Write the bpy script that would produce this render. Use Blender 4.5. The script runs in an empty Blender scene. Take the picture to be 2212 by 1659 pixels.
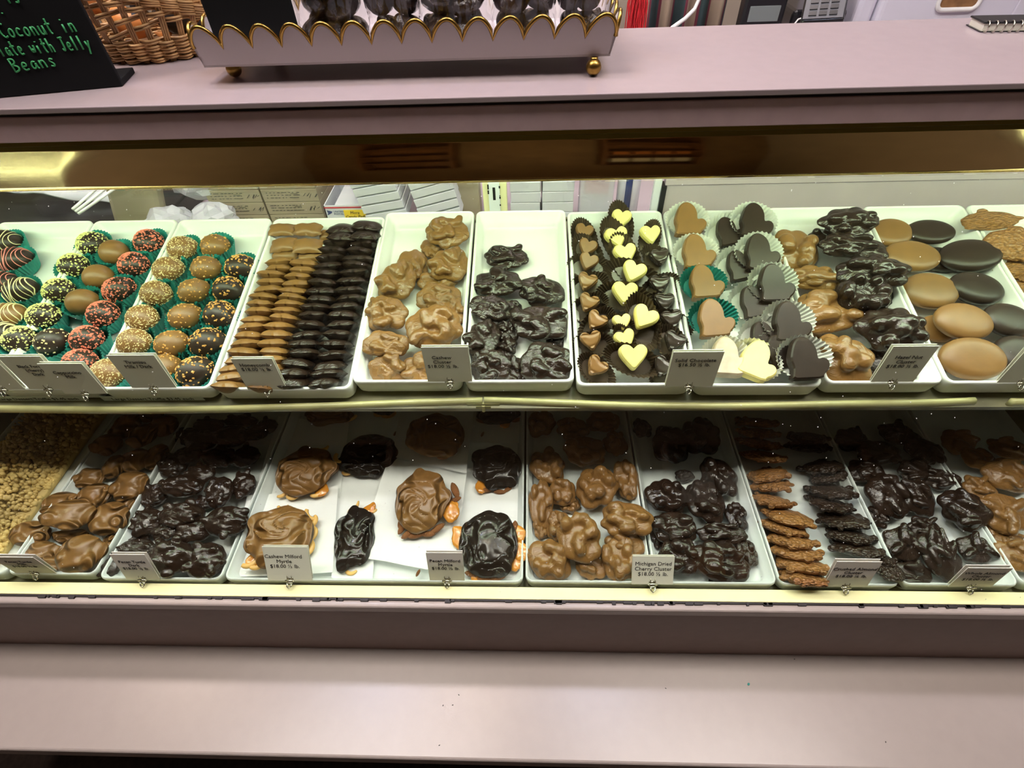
import bpy, bmesh, math, random
import numpy as np
from mathutils import Vector, Matrix, Euler, noise
R = math.radians
random.seed(7)
sc = bpy.context.scene
COL = sc.collection

# ------------------------------------------------------------------ camera
HC, F = 1.40, 1150.0
def nrm(v): v = np.array(v, float); return v/np.linalg.norm(v)
XC = nrm((.99922, -.0046, -.0392)); YC = nrm((39.5, -1212, 1150)); YC = nrm(YC-XC*XC.dot(YC)); ZC = np.cross(XC, YC)
cd = bpy.data.cameras.new('camera'); cam = bpy.data.objects.new('camera', cd); COL.objects.link(cam)
cd.sensor_fit = 'HORIZONTAL'; cd.sensor_width = 36; cd.lens = 36*F/2212; cd.clip_start = .01
cam.matrix_world = Matrix(((XC[0], -XC[1], -XC[2], 0), (YC[0], -YC[1], -YC[2], 0), (ZC[0], -ZC[1], -ZC[2], HC), (0, 0, 0, 1)))
sc.camera = cam
CP = np.array((0, 0, HC))
def ray(px, py):
    c = np.array(((px-1106)/F, (py-829.5)/F, 1.0))
    return np.array((XC.dot(c), YC.dot(c), ZC.dot(c)))
def hit(px, py, p0, n):
    d = ray(px, py); t = np.dot(np.array(p0)-CP, n)/np.dot(d, n)
    return Vector(CP+d*t)
def depth(p): return float(XC[2]*p[0]+YC[2]*p[1]+ZC[2]*(p[2]-HC))
TILT = R(12)
NU = np.array((0, -math.sin(TILT), math.cos(TILT)))
RIMU = np.array((0, .487, HC-.516)); FLU = RIMU-NU*.028
ZL = HC-.724
def U(px, py, h=0): return hit(px, py, FLU+NU*h, NU)           # point at height h over the floor of the upper trays
def L(px, py, h=0): return hit(px, py, (0, 0, ZL+h), np.array((0, 0, 1.)))
def Z(px, py, z): return hit(px, py, (0, 0, z), np.array((0, 0, 1.)))
def Yp(px, py, y): return hit(px, py, (0, y, 0), np.array((0, 1., 0)))
RU = Matrix.Rotation(TILT, 4, 'X'); RL = Matrix.Identity(4)

# ------------------------------------------------------------------ materials
def mat(name, col, rough=.5, metal=0., bump=None, var=0., coat=0., emit=None, es=1., spec=.5, trans=0., sss=0., coord='Object'):
    m = bpy.data.materials.new(name); m.use_nodes = True
    nt = m.node_tree; b = nt.nodes['Principled BSDF']
    b.inputs['Base Color'].default_value = (*col, 1); b.inputs['Roughness'].default_value = rough
    b.inputs['Metallic'].default_value = metal; b.inputs['Coat Weight'].default_value = coat
    b.inputs['Coat Roughness'].default_value = .15
    b.inputs['Specular IOR Level'].default_value = spec
    b.inputs['Transmission Weight'].default_value = trans
    if emit: b.inputs['Emission Color'].default_value = (*emit, 1); b.inputs['Emission Strength'].default_value = es
    tc = nt.nodes.new('ShaderNodeTexCoord')
    if var:
        n = nt.nodes.new('ShaderNodeTexNoise'); n.inputs['Scale'].default_value = var[0]; n.inputs['Detail'].default_value = 4
        nt.links.new(tc.outputs[coord], n.inputs['Vector'])
        r = nt.nodes.new('ShaderNodeValToRGB'); nt.links.new(n.outputs['Fac'], r.inputs['Fac'])
        k = var[1]
        r.color_ramp.elements[0].position = .3; r.color_ramp.elements[1].position = .72
        r.color_ramp.elements[0].color = (*[max(0, c*(1-k)) for c in col], 1)
        r.color_ramp.elements[1].color = (*[min(1, c*(1+k)) for c in col], 1)
        nt.links.new(r.outputs['Color'], b.inputs['Base Color'])
    if bump:
        for bs in (bump if isinstance(bump, list) else [bump]):
            kind, scale, st = bs[:3]
            if kind == 'noise':
                t = nt.nodes.new('ShaderNodeTexNoise'); t.inputs['Scale'].default_value = scale; t.inputs['Detail'].default_value = 3
                t.inputs['Distortion'].default_value = bs[3] if len(bs) > 3 else 0
                out = t.outputs['Fac']
            elif kind == 'wave':
                t = nt.nodes.new('ShaderNodeTexWave'); t.inputs['Scale'].default_value = scale; t.inputs['Distortion'].default_value = bs[3]
                t.inputs['Detail'].default_value = 1.; t.wave_type = 'RINGS' if len(bs) > 4 else 'BANDS'
                t.inputs['Detail Scale'].default_value = .6
                out = t.outputs['Fac']
            else:
                t = nt.nodes.new('ShaderNodeTexVoronoi'); t.inputs['Scale'].default_value = scale; out = t.outputs['Distance']
            nt.links.new(tc.outputs[coord], t.inputs['Vector'])
            bp = nt.nodes.new('ShaderNodeBump'); bp.inputs['Strength'].default_value = st; bp.inputs['Distance'].default_value = bs[5] if len(bs) > 5 else .0008
            nt.links.new(out, bp.inputs['Height'])
            if b.inputs['Normal'].is_linked:
                prev = b.inputs['Normal'].links[0].from_socket; nt.links.new(prev, bp.inputs['Normal'])
            nt.links.new(bp.outputs['Normal'], b.inputs['Normal'])
    return m
MILK, DARK = (.205, .102, .029), (.021, .012, .008)
M = {}
M['milk'] = mat('milk_chocolate', MILK, .30, bump=[('noise', 2.2, .5, 1.5, 0, .004), ('noise', 9, .12, .5)], var=(1.2, .12))
M['dark'] = mat('dark_chocolate', DARK, .22, bump=[('noise', 2.2, .5, 1.5, 0, .004), ('noise', 9, .15, .5)], var=(1.2, .25))
M['milk_smooth'] = mat('smooth_milk_chocolate', MILK, .42, bump=('noise', 1.5, .25, 1), var=(2, .1))
M['dark_smooth'] = mat('smooth_dark_chocolate', (.026, .016, .011), .38, spec=.35, bump=('noise', 1.5, .25, 1), var=(2, .2))
M['milk_swirl'] = mat('swirled_milk_chocolate', MILK, .36, bump=[('wave', .8, 1., 6., 1, .009), ('noise', 3, .2, 1)], var=(1, .1))
M['dark_swirl'] = mat('swirled_dark_chocolate', (.018, .013, .010), .24, bump=[('wave', .8, 1., 6., 1, .009), ('noise', 3, .2, 1)], var=(1, .2))
M['milk_bumpy'] = mat('bumpy_milk_chocolate', (.26, .12, .035), .42, bump=[('voronoi', 7, 1., 0, 0, .003), ('noise', 12, .6)], var=(9, .35))
M['dark_bumpy'] = mat('bumpy_dark_chocolate', (.03, .018, .011), .3, bump=[('voronoi', 7, 1., 0, 0, .003), ('noise', 12, .6)], var=(6, .3))
M['relief_milk'] = mat('embossed_milk_chocolate', (.24, .12, .036), .33, bump=('wave', 1.1, .8, 6., 1, .0013))
M['relief_dark'] = mat('embossed_dark_chocolate', (.035, .025, .019), .2, bump=('wave', 1.1, .8, 6., 1, .0013))
M['white_choc'] = mat('white_chocolate', (.86, .74, .25), .38, var=(2, .06), bump=('noise', 2, .1))
M['clear_choc'] = mat('pale_grey_candy', (.42, .33, .22), .3, var=(1.5, .3))
M['white_drizzle'] = mat('white_icing', (.80, .72, .42), .4)
M['pink_drizzle'] = mat('pink_icing', (.72, .24, .22), .4)
M['yellow_crumb'] = mat('yellow_green_sugar', (.72, .74, .28), .6, var=(30, .4))
M['coral_crumb'] = mat('coral_sugar', (.74, .20, .13), .6, var=(30, .4))
M['white_crumb'] = mat('pale_sugar', (.72, .60, .33), .6, var=(30, .4))
M['toffee_crumb'] = mat('toffee_chip', (.62, .32, .08), .45, var=(30, .4))
M['speck'] = mat('dark_speck', (.12, .055, .02), .5)
M['teal'] = mat('teal_paper', (.02, .27, .235), .55, var=(2, .15))
M['brown_cup'] = mat('dark_brown_glassine', (.085, .060, .036), .3, var=(2, .2))
M['white_cup'] = mat('white_paper', (.80, .80, .75), .6)
M['tray'] = mat('white_plastic', (.78, .79, .77), .35, var=(3, .03), coord='Generated')
M['tray_clear'] = mat('frosted_white_plastic', (.68, .73, .71), .3, var=(3, .03), coord='Generated')
M['card'] = mat('cream_card', (.74, .72, .63), .6)
M['ink'] = mat('black_ink', (.02, .02, .02), .6)
M['steel'] = mat('bright_steel', (.62, .60, .52), .22, 1.)
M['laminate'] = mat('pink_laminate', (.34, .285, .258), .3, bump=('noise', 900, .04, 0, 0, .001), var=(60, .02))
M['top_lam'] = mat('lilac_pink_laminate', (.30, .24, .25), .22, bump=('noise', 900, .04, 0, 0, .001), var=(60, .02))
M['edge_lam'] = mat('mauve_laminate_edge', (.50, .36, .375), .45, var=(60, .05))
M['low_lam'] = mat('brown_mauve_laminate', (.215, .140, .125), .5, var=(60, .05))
M['black_seam'] = mat('black_seam', (.008, .004, .005), .6)
M['bronze'] = mat('bronze_mirror', (.50, .37, .16), .07, 1., var=(2, .08))
M['brass_trim'] = mat('dull_brass', (.24, .20, .045), .35, 1.)
M['cream'] = mat('cream_paint', (.88, .82, .48), .5, var=(25, .04))
M['post'] = mat('cream_post', (.68, .62, .38), .5, var=(20, .003))
M['shelf'] = mat('olive_shelf', (.20, .19, .11), .5, var=(14, .35))
M['strip'] = mat('yellowed_acrylic', (.42, .40, .19), .18, var=(9, .25), bump=('noise', 30, .2))
M['tube'] = mat('lit_tube', (.9, 1, .85), .5, emit=(.80, 1., .78), es=25)
M['black'] = mat('black_paint', (.004, .004, .005), .8, spec=.2)
M['gloss_black'] = mat('black_plastic', (.012, .012, .014), .25)
M['green_chalk'] = mat('green_marker', (.04, .30, .10), .6)
M['scallop'] = mat('white_enamel', (.55, .50, .50), .35)
M['gold'] = mat('antique_gold', (.36, .22, .055), .3, 1.)
M['wicker'] = mat('wicker', (.50, .29, .125), .45, var=(40, .35))
M['wicker_dark'] = mat('dark_wicker', (.22, .11, .045), .5, var=(40, .35))
M['box_white'] = mat('white_carton', (.62, .62, .68), .5)
M['carton'] = mat('kraft_carton', (.30, .25, .17), .7, var=(8, .1))
M['yellow_note'] = mat('yellow_note', (.80, .55, .03), .6)
M['red'] = mat('red_foil', (.55, .02, .03), .3)
M['red_line'] = mat('red_stripe', (.5, .04, .06), .5)
M['navy'] = mat('navy_print', (.03, .05, .16), .5)
M['grey'] = mat('grey_plastic', (.10, .10, .11), .4)
M['screen'] = mat('grey_screen', (.17, .19, .19), .25)
M['printer'] = mat('white_plastic_case', (.62, .60, .68), .4)
M['lilac'] = mat('lilac_laminate', (.42, .34, .38), .4, var=(12, .05))
M['caramel'] = mat('caramel', (.56, .22, .025), .22, coat=.5)
M['cashew'] = mat('cashew_nut', (.70, .42, .12), .45)
M['pecan'] = mat('pecan_nut', (.26, .10, .03), .5, bump=('wave', 3, .8, 1.))
M['crumb'] = mat('toffee_crumbs', (.68, .49, .17), .55, var=(6, .45))
M['stick'] = mat('white_stick', (.75, .74, .72), .5)
M['floor'] = mat('brown_carpet', (.045, .032, .028), .9, var=(80, .3))
M['wall'] = mat('warm_wall', (.48, .40, .32), .8, var=(3, .05))
M['dark_wall'] = mat('tan_panel_wall', (.26, .17, .09), .7, var=(3, .15))
M['ceiling'] = mat('ceiling_paint', (.6, .58, .55), .9)
M['wood'] = mat('brown_wood', (.20, .09, .035), .5, bump=('wave', 6, .2, 3.), var=(4, .3))
M['jar'] = mat('orange_tin', (.55, .20, .05), .4)
M['lampw'] = mat('warm_lamp', (1, .9, .8), .5, emit=(1, .80, .66), es=190)
M['lampc'] = mat('cool_lamp', (.8, .9, 1), .5, emit=(.66, .74, 1.), es=190)
M['lampm'] = mat('main_panel', (1, .9, .8), .5, emit=(1, .92, .86), es=25)
M['lampd'] = mat('dim_panel', (1, .9, .8), .5, emit=(1, .86, .80), es=2.2)
M['lampw2'] = mat('warm_panel', (1, .9, .8), .5, emit=(1, .86, .84), es=9)
# striped cloth
def striped():
    m = mat('striped_canvas', (.4, .3, .2), .8); nt = m.node_tree; b = nt.nodes['Principled BSDF']
    tc = nt.nodes.new('ShaderNodeTexCoord'); sp = nt.nodes.new('ShaderNodeSeparateXYZ'); nt.links.new(tc.outputs['Object'], sp.inputs[0])
    mu = nt.nodes.new('ShaderNodeMath'); mu.operation = 'MULTIPLY'; mu.inputs[1].default_value = 1/.062; nt.links.new(sp.outputs['X'], mu.inputs[0])
    fr = nt.nodes.new('ShaderNodeMath'); fr.operation = 'FRACT'; nt.links.new(mu.outputs[0], fr.inputs[0])
    r = nt.nodes.new('ShaderNodeValToRGB'); r.color_ramp.interpolation = 'CONSTANT'; e = r.color_ramp.elements
    e[0].position = 0; e[0].color = (.36, .27, .20, 1); e[1].position = .45; e[1].color = (.16, .03, .05, 1)
    for p, c in ((.53, (.03, .055, .06, 1)), (.9, (.16, .03, .05, 1))):
        q = e.new(p); q.color = c
    nt.links.new(fr.outputs[0], r.inputs['Fac']); nt.links.new(r.outputs['Color'], b.inputs['Base Color'])
    return m
M['stripe'] = striped()
def glassy(name, tint=(1, 1, 1), gl=1., ior=1.45, dust=0., rough=0.01, bump=0):
    m = bpy.data.materials.new(name); m.use_nodes = True; nt = m.node_tree; nt.nodes.remove(nt.nodes['Principled BSDF'])
    o = nt.nodes['Material Output']; tr = nt.nodes.new('ShaderNodeBsdfTransparent'); tr.inputs[0].default_value = (*tint, 1)
    g = nt.nodes.new('ShaderNodeBsdfGlossy'); g.inputs['Roughness'].default_value = rough; g.inputs['Color'].default_value = (gl, gl, gl, 1)
    ge = nt.nodes.new('ShaderNodeNewGeometry'); dt = nt.nodes.new('ShaderNodeVectorMath'); dt.operation = 'DOT_PRODUCT'
    nt.links.new(ge.outputs['Incoming'], dt.inputs[0]); nt.links.new(ge.outputs['Normal'], dt.inputs[1])
    def mth(op, a, b=None):
        q = nt.nodes.new('ShaderNodeMath'); q.operation = op
        for i, v in enumerate((a, b)):
            if v is None: continue
            if isinstance(v, (int, float)): q.inputs[i].default_value = v
            else: nt.links.new(v, q.inputs[i])
        return q.outputs[0]
    f0 = ((ior-1)/(ior+1))**2
    fac = mth('MINIMUM', mth('ADD', mth('MULTIPLY', mth('POWER', mth('SUBTRACT', 1., mth('ABSOLUTE', dt.outputs['Value'])), 5.), 1-f0), f0), 1.)
    mx = nt.nodes.new('ShaderNodeMixShader'); nt.links.new(fac, mx.inputs[0]); nt.links.new(tr.outputs[0], mx.inputs[1]); nt.links.new(g.outputs[0], mx.inputs[2])
    last = mx
    tc = nt.nodes.new('ShaderNodeTexCoord')
    if bump:
        n = nt.nodes.new('ShaderNodeTexNoise'); n.inputs['Scale'].default_value = bump; n.inputs['Distortion'].default_value = 1.5; nt.links.new(tc.outputs['Object'], n.inputs['Vector'])
        bp = nt.nodes.new('ShaderNodeBump'); bp.inputs['Strength'].default_value = 1; bp.inputs['Distance'].default_value = .004; nt.links.new(n.outputs['Fac'], bp.inputs['Height'])
        nt.links.new(bp.outputs[0], g.inputs['Normal']); nt.links.new(bp.outputs[0], dt.inputs[1])
    if dust:
        v = nt.nodes.new('ShaderNodeTexVoronoi'); v.inputs['Scale'].default_value = 55; nt.links.new(tc.outputs['Object'], v.inputs['Vector'])
        lt = nt.nodes.new('ShaderNodeMath'); lt.operation = 'LESS_THAN'; lt.inputs[1].default_value = dust; nt.links.new(v.outputs['Distance'], lt.inputs[0])
        df = nt.nodes.new('ShaderNodeBsdfDiffuse'); df.inputs[0].default_value = (.8, .8, .8, 1)
        m2 = nt.nodes.new('ShaderNodeMixShader'); nt.links.new(lt.outputs[0], m2.inputs[0]); nt.links.new(mx.outputs[0], m2.inputs[1]); nt.links.new(df.outputs[0], m2.inputs[2]); last = m2
    nt.links.new(last.outputs[0], o.inputs['Surface'])
    return m
M['glass'] = glassy('pane_glass', (.97, .985, .96), dust=.035)
M['cello'] = glassy('cellophane', (.97, .96, .98), ior=1.7, rough=.08, bump=14)

def paper_mat():
    m = mat('parchment', (.90, .92, .90), .6, var=(25, .03), bump=('noise', 25, .1)); nt = m.node_tree
    b = nt.nodes['Principled BSDF']; tr = nt.nodes.new('ShaderNodeBsdfTransparent'); mx = nt.nodes.new('ShaderNodeMixShader'); mx.inputs[0].default_value = .22
    nt.links.new(b.outputs[0], mx.inputs[1]); nt.links.new(tr.outputs[0], mx.inputs[2]); nt.links.new(mx.outputs[0], nt.nodes['Material Output'].inputs['Surface'])
    return m
M['parchment'] = paper_mat()
def poly_mat():
    m = mat('milky_plastic', (.74, .74, .80), .25, bump=('noise', 20, .6, 2, 0, .003)); nt = m.node_tree
    b = nt.nodes['Principled BSDF']; tr = nt.nodes.new('ShaderNodeBsdfTransparent'); mx = nt.nodes.new('ShaderNodeMixShader'); mx.inputs[0].default_value = .4
    nt.links.new(b.outputs[0], mx.inputs[1]); nt.links.new(tr.outputs[0], mx.inputs[2]); nt.links.new(mx.outputs[0], nt.nodes['Material Output'].inputs['Surface'])
    return m
M['poly'] = poly_mat()

# ------------------------------------------------------------------ mesh helpers
def me(name, vs, fs, smooth=True):
    m = bpy.data.meshes.new(name); m.from_pydata([tuple(v) for v in vs], [], fs); m.validate()
    bm = bmesh.new(); bm.from_mesh(m); bmesh.ops.recalc_face_normals(bm, faces=bm.faces); bm.to_mesh(m); bm.free()
    if smooth:
        for p in m.polygons: p.use_smooth = True
    return m
def ob(name, mesh, material=None, parent=None, mw=None):
    if isinstance(mesh, tuple): mesh = me(name, *mesh)
    o = bpy.data.objects.new(name, mesh); COL.objects.link(o)
    if material is not None:
        if len(mesh.materials) == 0: mesh.materials.append(M[material])
        elif mesh.materials[0] != M[material]:
            o.material_slots[0].link = 'OBJECT'; o.material_slots[0].material = M[material]
    if parent is not None: o.parent = parent
    if mw is not None: o.matrix_local = mw
    return o
def tag(o, label, cat, group=None, kind=None):
    if label: o['label'] = label
    if cat: o['category'] = cat
    if group: o['group'] = group
    if kind: o['kind'] = kind
    return o
def empty(name, loc, label, cat, group=None, rot=None):
    e = bpy.data.objects.new(name, None); COL.objects.link(e); e.empty_display_size = .01
    e.matrix_world = Matrix.Translation(loc) @ (rot or Matrix.Identity(4))
    return tag(e, label, cat, group)
class MB:
    def __init__(s): s.v = []; s.f = []
    def add(s, vs, fs):
        n = len(s.v); s.v += [tuple(v) for v in vs]; s.f += [tuple(i+n for i in f) for f in fs]; return s
    def box(s, lo, hi, mw=None):
        (a, b, c), (d, e, f) = lo, hi
        vs = [Vector(p) for p in ((a, b, c), (d, b, c), (d, e, c), (a, e, c), (a, b, f), (d, b, f), (d, e, f), (a, e, f))]
        if mw is not None: vs = [mw @ v for v in vs]
        return s.add(vs, [(0, 3, 2, 1), (4, 5, 6, 7), (0, 1, 5, 4), (1, 2, 6, 5), (2, 3, 7, 6), (3, 0, 4, 7)])
    def tube(s, pts, r, n=6, closed=False, caps=True):
        pts = [Vector(p) for p in pts]; k = len(pts); vs = []; prev = None
        rs = r if isinstance(r, (list, tuple)) else [r]*k
        for i, p in enumerate(pts):
            a = pts[(i-1) % k] if (closed or i > 0) else p; b = pts[(i+1) % k] if (closed or i < k-1) else p
            t = (b-a).normalized()
            if prev is None:
                u = t.cross(Vector((0, 0, 1)));
                if u.length < .1: u = t.cross(Vector((0, 1, 0)))
            else: u = prev-t*prev.dot(t)
            u.normalize(); prev = u; w = t.cross(u)
            for j in range(n):
                q = 2*math.pi*j/n; vs.append(p+(u*math.cos(q)+w*math.sin(q))*rs[i])
        fs = []
        for i in range(k if closed else k-1):
            for j in range(n):
                a = i*n+j; b = i*n+(j+1) % n; c = ((i+1) % k)*n+(j+1) % n; d = ((i+1) % k)*n+j
                fs.append((a, b, c, d))
        if not closed and caps: fs += [tuple(range(n)), tuple(range((k-1)*n, k*n))]
        return s.add(vs, fs)
    def ico(s, c, r, sub=1, mw=None):
        bm = bmesh.new(); bmesh.ops.create_icosphere(bm, subdivisions=sub, radius=1); bm.verts.index_update()
        rr = r if isinstance(r, (tuple, list)) else (r, r, r)
        vs = []
        for v in bm.verts:
            q = Vector((v.co.x*rr[0], v.co.y*rr[1], v.co.z*rr[2]))
            if mw is not None: q = mw @ q
            vs.append(q+Vector(c))
        fs = [tuple(x.index for x in f.verts) for f in bm.faces]; bm.free()
        return s.add(vs, fs)
    def lathe(s, prof, n=24, c=(0, 0, 0)):
        vs = []; fs = []
        for (r, z) in prof:
            for j in range(n):
                q = 2*math.pi*j/n; vs.append((c[0]+r*math.cos(q), c[1]+r*math.sin(q), c[2]+z))
        for i in range(len(prof)-1):
            for j in range(n): fs.append((i*n+j, i*n+(j+1) % n, (i+1)*n+(j+1) % n, (i+1)*n+j))
        return s.add(vs, fs)
    def mesh(s, name, smooth=True): return me(name, s.v, s.f, smooth)
def bevel_box(name, lo, hi, b=.002, seg=2, mw=None):
    bm = bmesh.new(); mb = MB().box(lo, hi, mw)
    vs = [bm.verts.new(v) for v in mb.v]
    for f in mb.f: bm.faces.new([vs[i] for i in f])
    bmesh.ops.recalc_face_normals(bm, faces=bm.faces)
    if b: bmesh.ops.bevel(bm, geom=list(bm.edges), offset=b, segments=seg, affect='EDGES', profile=.5)
    m = bpy.data.meshes.new(name); bm.to_mesh(m); bm.free()
    for p in m.polygons: p.use_smooth = False
    return m
def rrect(w, l, r, n=5, x0=0, y0=0):
    pts = []
    for cx, cy, a0 in ((w/2-r, l/2-r, 0), (-w/2+r, l/2-r, 90), (-w/2+r, -l/2+r, 180), (w/2-r, -l/2+r, 270)):
        for k in range(n+1):
            a = R(a0+90*k/n); pts.append((x0+cx+r*math.cos(a), y0+cy+r*math.sin(a)))
    return pts
def loops(ls, cap0=True, cap1=True):
    n = len(ls[0]); vs = [p for l in ls for p in l]; fs = []
    for i in range(len(ls)-1):
        for j in range(n): fs.append((i*n+j, i*n+(j+1) % n, (i+1)*n+(j+1) % n, (i+1)*n+j))
    if cap0: fs.append(tuple(reversed(range(n))))
    if cap1: fs.append(tuple(range((len(ls)-1)*n, len(ls)*n)))
    return vs, fs
def prism(out, prof, name='prism', smooth=False):
    """outline pushed through (scale, z) steps"""
    cx = sum(p[0] for p in out)/len(out); cy = sum(p[1] for p in out)/len(out)
    ls = [[(cx+(x-cx)*k, cy+(y-cy)*k, z) for x, y in out] for k, z in prof]
    return me(name, *loops(ls), smooth)
def chaikin(p, it=2):
    for _ in range(it):
        q = []
        for i in range(len(p)):
            a, b = p[i], p[(i+1) % len(p)]
            q += [(a[0]*.75+b[0]*.25, a[1]*.75+b[1]*.25), (a[0]*.25+b[0]*.75, a[1]*.25+b[1]*.75)]
        p = q
    return p
def text_mesh(s, size, align='CENTER', ext=.00012, shear=0, sp=.95):
    c = bpy.data.curves.new('t', 'FONT'); c.body = s; c.size = size; c.align_x = align; c.extrude = ext; c.shear = shear; c.resolution_u = 2; c.space_line = sp
    o = bpy.data.objects.new('t', c); COL.objects.link(o)
    dg = bpy.context.evaluated_depsgraph_get(); m = bpy.data.meshes.new_from_object(o.evaluated_get(dg)); m.name = 'lettering'
    bpy.data.objects.remove(o); return m
def remeshed(mb, vox=.055, it=5):
    m = mb.mesh('raw'); o = bpy.data.objects.new('raw', m); COL.objects.link(o)
    r = o.modifiers.new('r', 'REMESH'); r.mode = 'VOXEL'; r.voxel_size = vox; r.use_smooth_shade = True
    s = o.modifiers.new('s', 'SMOOTH'); s.iterations = it; s.factor = .6
    dg = bpy.context.evaluated_depsgraph_get(); q = bpy.data.meshes.new_from_object(o.evaluated_get(dg))
    bpy.data.objects.remove(o)
    co = np.empty(len(q.vertices)*3); q.vertices.foreach_get('co', co); co = co.reshape(-1, 3)
    lo, hi = co.min(0), co.max(0)
    co[:, 0] = (co[:, 0]-(lo[0]+hi[0])/2)/((hi[0]-lo[0])/2); co[:, 1] = (co[:, 1]-(lo[1]+hi[1])/2)/((hi[1]-lo[1])/2)
    co[:, 2] = (co[:, 2]-lo[2])/(hi[2]-lo[2])
    q.vertices.foreach_set('co', co.ravel()); q.update()
    for p in q.polygons: p.use_smooth = True
    return q

# ------------------------------------------------------------------ chocolate shapes (unit: x,y in -1..1, z in 0..1)
def cluster(seed, kind):
    rnd = random.Random(seed); mb = MB()
    mb.ico((0, 0, 0), (.80, .76, .26), 2)
    for k in range(7):
        a = k*.9+rnd.uniform(-.3, .3); d = rnd.uniform(.46, .62)
        mb.ico((d*math.cos(a), d*math.sin(a), -.02), (rnd.uniform(.26, .42), rnd.uniform(.26, .40), .2), 2)
    def nut(c, ln, r, yaw, pitch, bend):
        pts = []
        for i in range(5):
            t = (i-2)/2; pts.append(Vector((t*ln, bend*(1-t*t)*ln, 0)))
        mw = Euler((rnd.uniform(-.3, .3), pitch, yaw)).to_matrix()
        for i, p in enumerate(pts): mb.ico(Vector(c)+mw @ p, r*(1-.18*abs(i-2)/2), 2)
    spec = {'cashew': (6, .20, .19, .5), 'hazelnut': (9, .03, .23, 0), 'cherry': (10, .07, .21, .2), 'almond': (6, .24, .16, 0), 'pecan': (7, .2, .12, .1)}[kind]
    for k in range(spec[0]):
        a = rnd.uniform(0, 6.28); d = math.sqrt(rnd.random())*.60
        zz = .17+.26*(1-d)*rnd.uniform(.3, 1.2)
        nut((d*math.cos(a), d*math.sin(a), zz), spec[1]*rnd.uniform(.8, 1.2), spec[2]*rnd.uniform(.8, 1.25), rnd.uniform(0, 6.28), rnd.uniform(-.3, .3), spec[3]*rnd.choice((-1, 1)))
    return remeshed(mb, .05, 5)
def lump(seed, nb=5, hz=.55):
    rnd = random.Random(seed); mb = MB(); mb.ico((0, 0, 0), (.8, .7, .4), 2)
    for k in range(nb):
        a = rnd.uniform(0, 6.28); d = rnd.uniform(.25, .6)
        mb.ico((d*math.cos(a), d*math.sin(a), rnd.uniform(0, .25)), (rnd.uniform(.2, .4), rnd.uniform(.2, .35), rnd.uniform(.2, .32)), 2)
    return remeshed(mb, .06, 6)
def slab(seed):
    rnd = random.Random(seed); mb = MB(); mb.ico((0, 0, 0), (.85, .8, .16), 3)
    for k in range(26):
        a = rnd.uniform(0, 6.28); d = rnd.uniform(.5, .9)
        mb.ico((d*math.cos(a), d*math.sin(a), rnd.uniform(-.07, .07)), (rnd.uniform(.1, .22), rnd.uniform(.1, .22), rnd.uniform(.07, .13)), 1)
    return remeshed(mb, .045, 2)
def turtle_shell(seed):
    rnd = random.Random(seed); mb = MB(); mb.ico((0, 0, 0), (.8, .8, .26), 3)
    for k in range(7):
        a = k*.9+rnd.uniform(-.2, .2); d = rnd.uniform(.5, .66)
        mb.ico((d*math.cos(a), d*math.sin(a), 0), (rnd.uniform(.22, .36), rnd.uniform(.22, .36), .2), 2)
    for k in range(4):
        a = rnd.uniform(0, 6.28); d = rnd.uniform(0, .45)
        mb.ico((d*math.cos(a), d*math.sin(a), .17), (.3, .2, .12), 2)
    q = remeshed(mb, .035, 6); cx, cy = rnd.uniform(-.3, .3), rnd.uniform(-.3, .3); off = Vector((seed*3., 0, 0))
    for v in q.vertices:
        x, y, z = v.co; r = math.hypot(x-cx, y-cy); a = math.atan2(y-cy, x-cx)
        w = noise.noise(Vector((x*1.3, y*1.3, 0))+off)
        s = math.sin(7.5*r+2.0*a*(1 if seed % 2 else -1)+4.5*w); k = max(0, min(1, (z-.45)*4))
        v.co.z += k*.085*(1-abs(s)**.6)+k*.05*noise.noise(Vector((x*3, y*3, 1))+off)
    q.update(); return q
def pillow(seed, wr=.5):
    rnd = random.Random(seed); off = Vector((rnd.uniform(0, 50), rnd.uniform(0, 50), 0)); nx, ny = 16, 12; vs = []; fs = []
    for side in (1, -1):
        for i in range(nx+1):
            for j in range(ny+1):
                x = i/nx*2-1; y = j/ny*2-1
                t = max(0, (1-abs(x)**2.6))**.65*max(0, (1-abs(y)**2.6))**.65
                w = noise.noise(Vector((x*1.6, y*3.2, side))+off)*.35*wr*t
                ex = 1+.09*noise.noise(Vector((y*2, side*.1, 3))+off)*2; ey = 1+.12*noise.noise(Vector((x*2, 8, 1))+off)*2
                rr = 1-.06*(x*x*y*y)
                vs.append((x*ex*rr, y*ey*rr, side*(t+w)*.9+.12*noise.noise(Vector((x, y, 9))+off)))
    n = (nx+1)*(ny+1)
    for s in (0, 1):
        for i in range(nx):
            for j in range(ny):
                a = s*n+i*(ny+1)+j; q = (a, a+1, a+ny+2, a+ny+1); fs.append(q if s else q[::-1])
    m = me('piece', vs, fs); bm = bmesh.new(); bm.from_mesh(m); bmesh.ops.remove_doubles(bm, verts=bm.verts, dist=1e-4); bmesh.ops.recalc_face_normals(bm, faces=bm.faces); bm.to_mesh(m); bm.free()
    for p in m.polygons: p.use_smooth = True
    return m
def egg():
    mb = MB(); mb.ico((0, 0, 0), 1, 4); vs = []
    for v in mb.v:
        x, y, z = v; k = 1-.10*x
        vs.append((x*1.08, y*k, z*k if z > 0 else z*k*.9))
    return me('truffle', vs, mb.f)
def on_egg(a, e):
    x = math.cos(e)*math.cos(a); y = math.cos(e)*math.sin(a); z = math.sin(e); k = 1-.10*x
    p = Vector((x*1.08, y*k, z*k)); return p, p.normalized()
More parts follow.
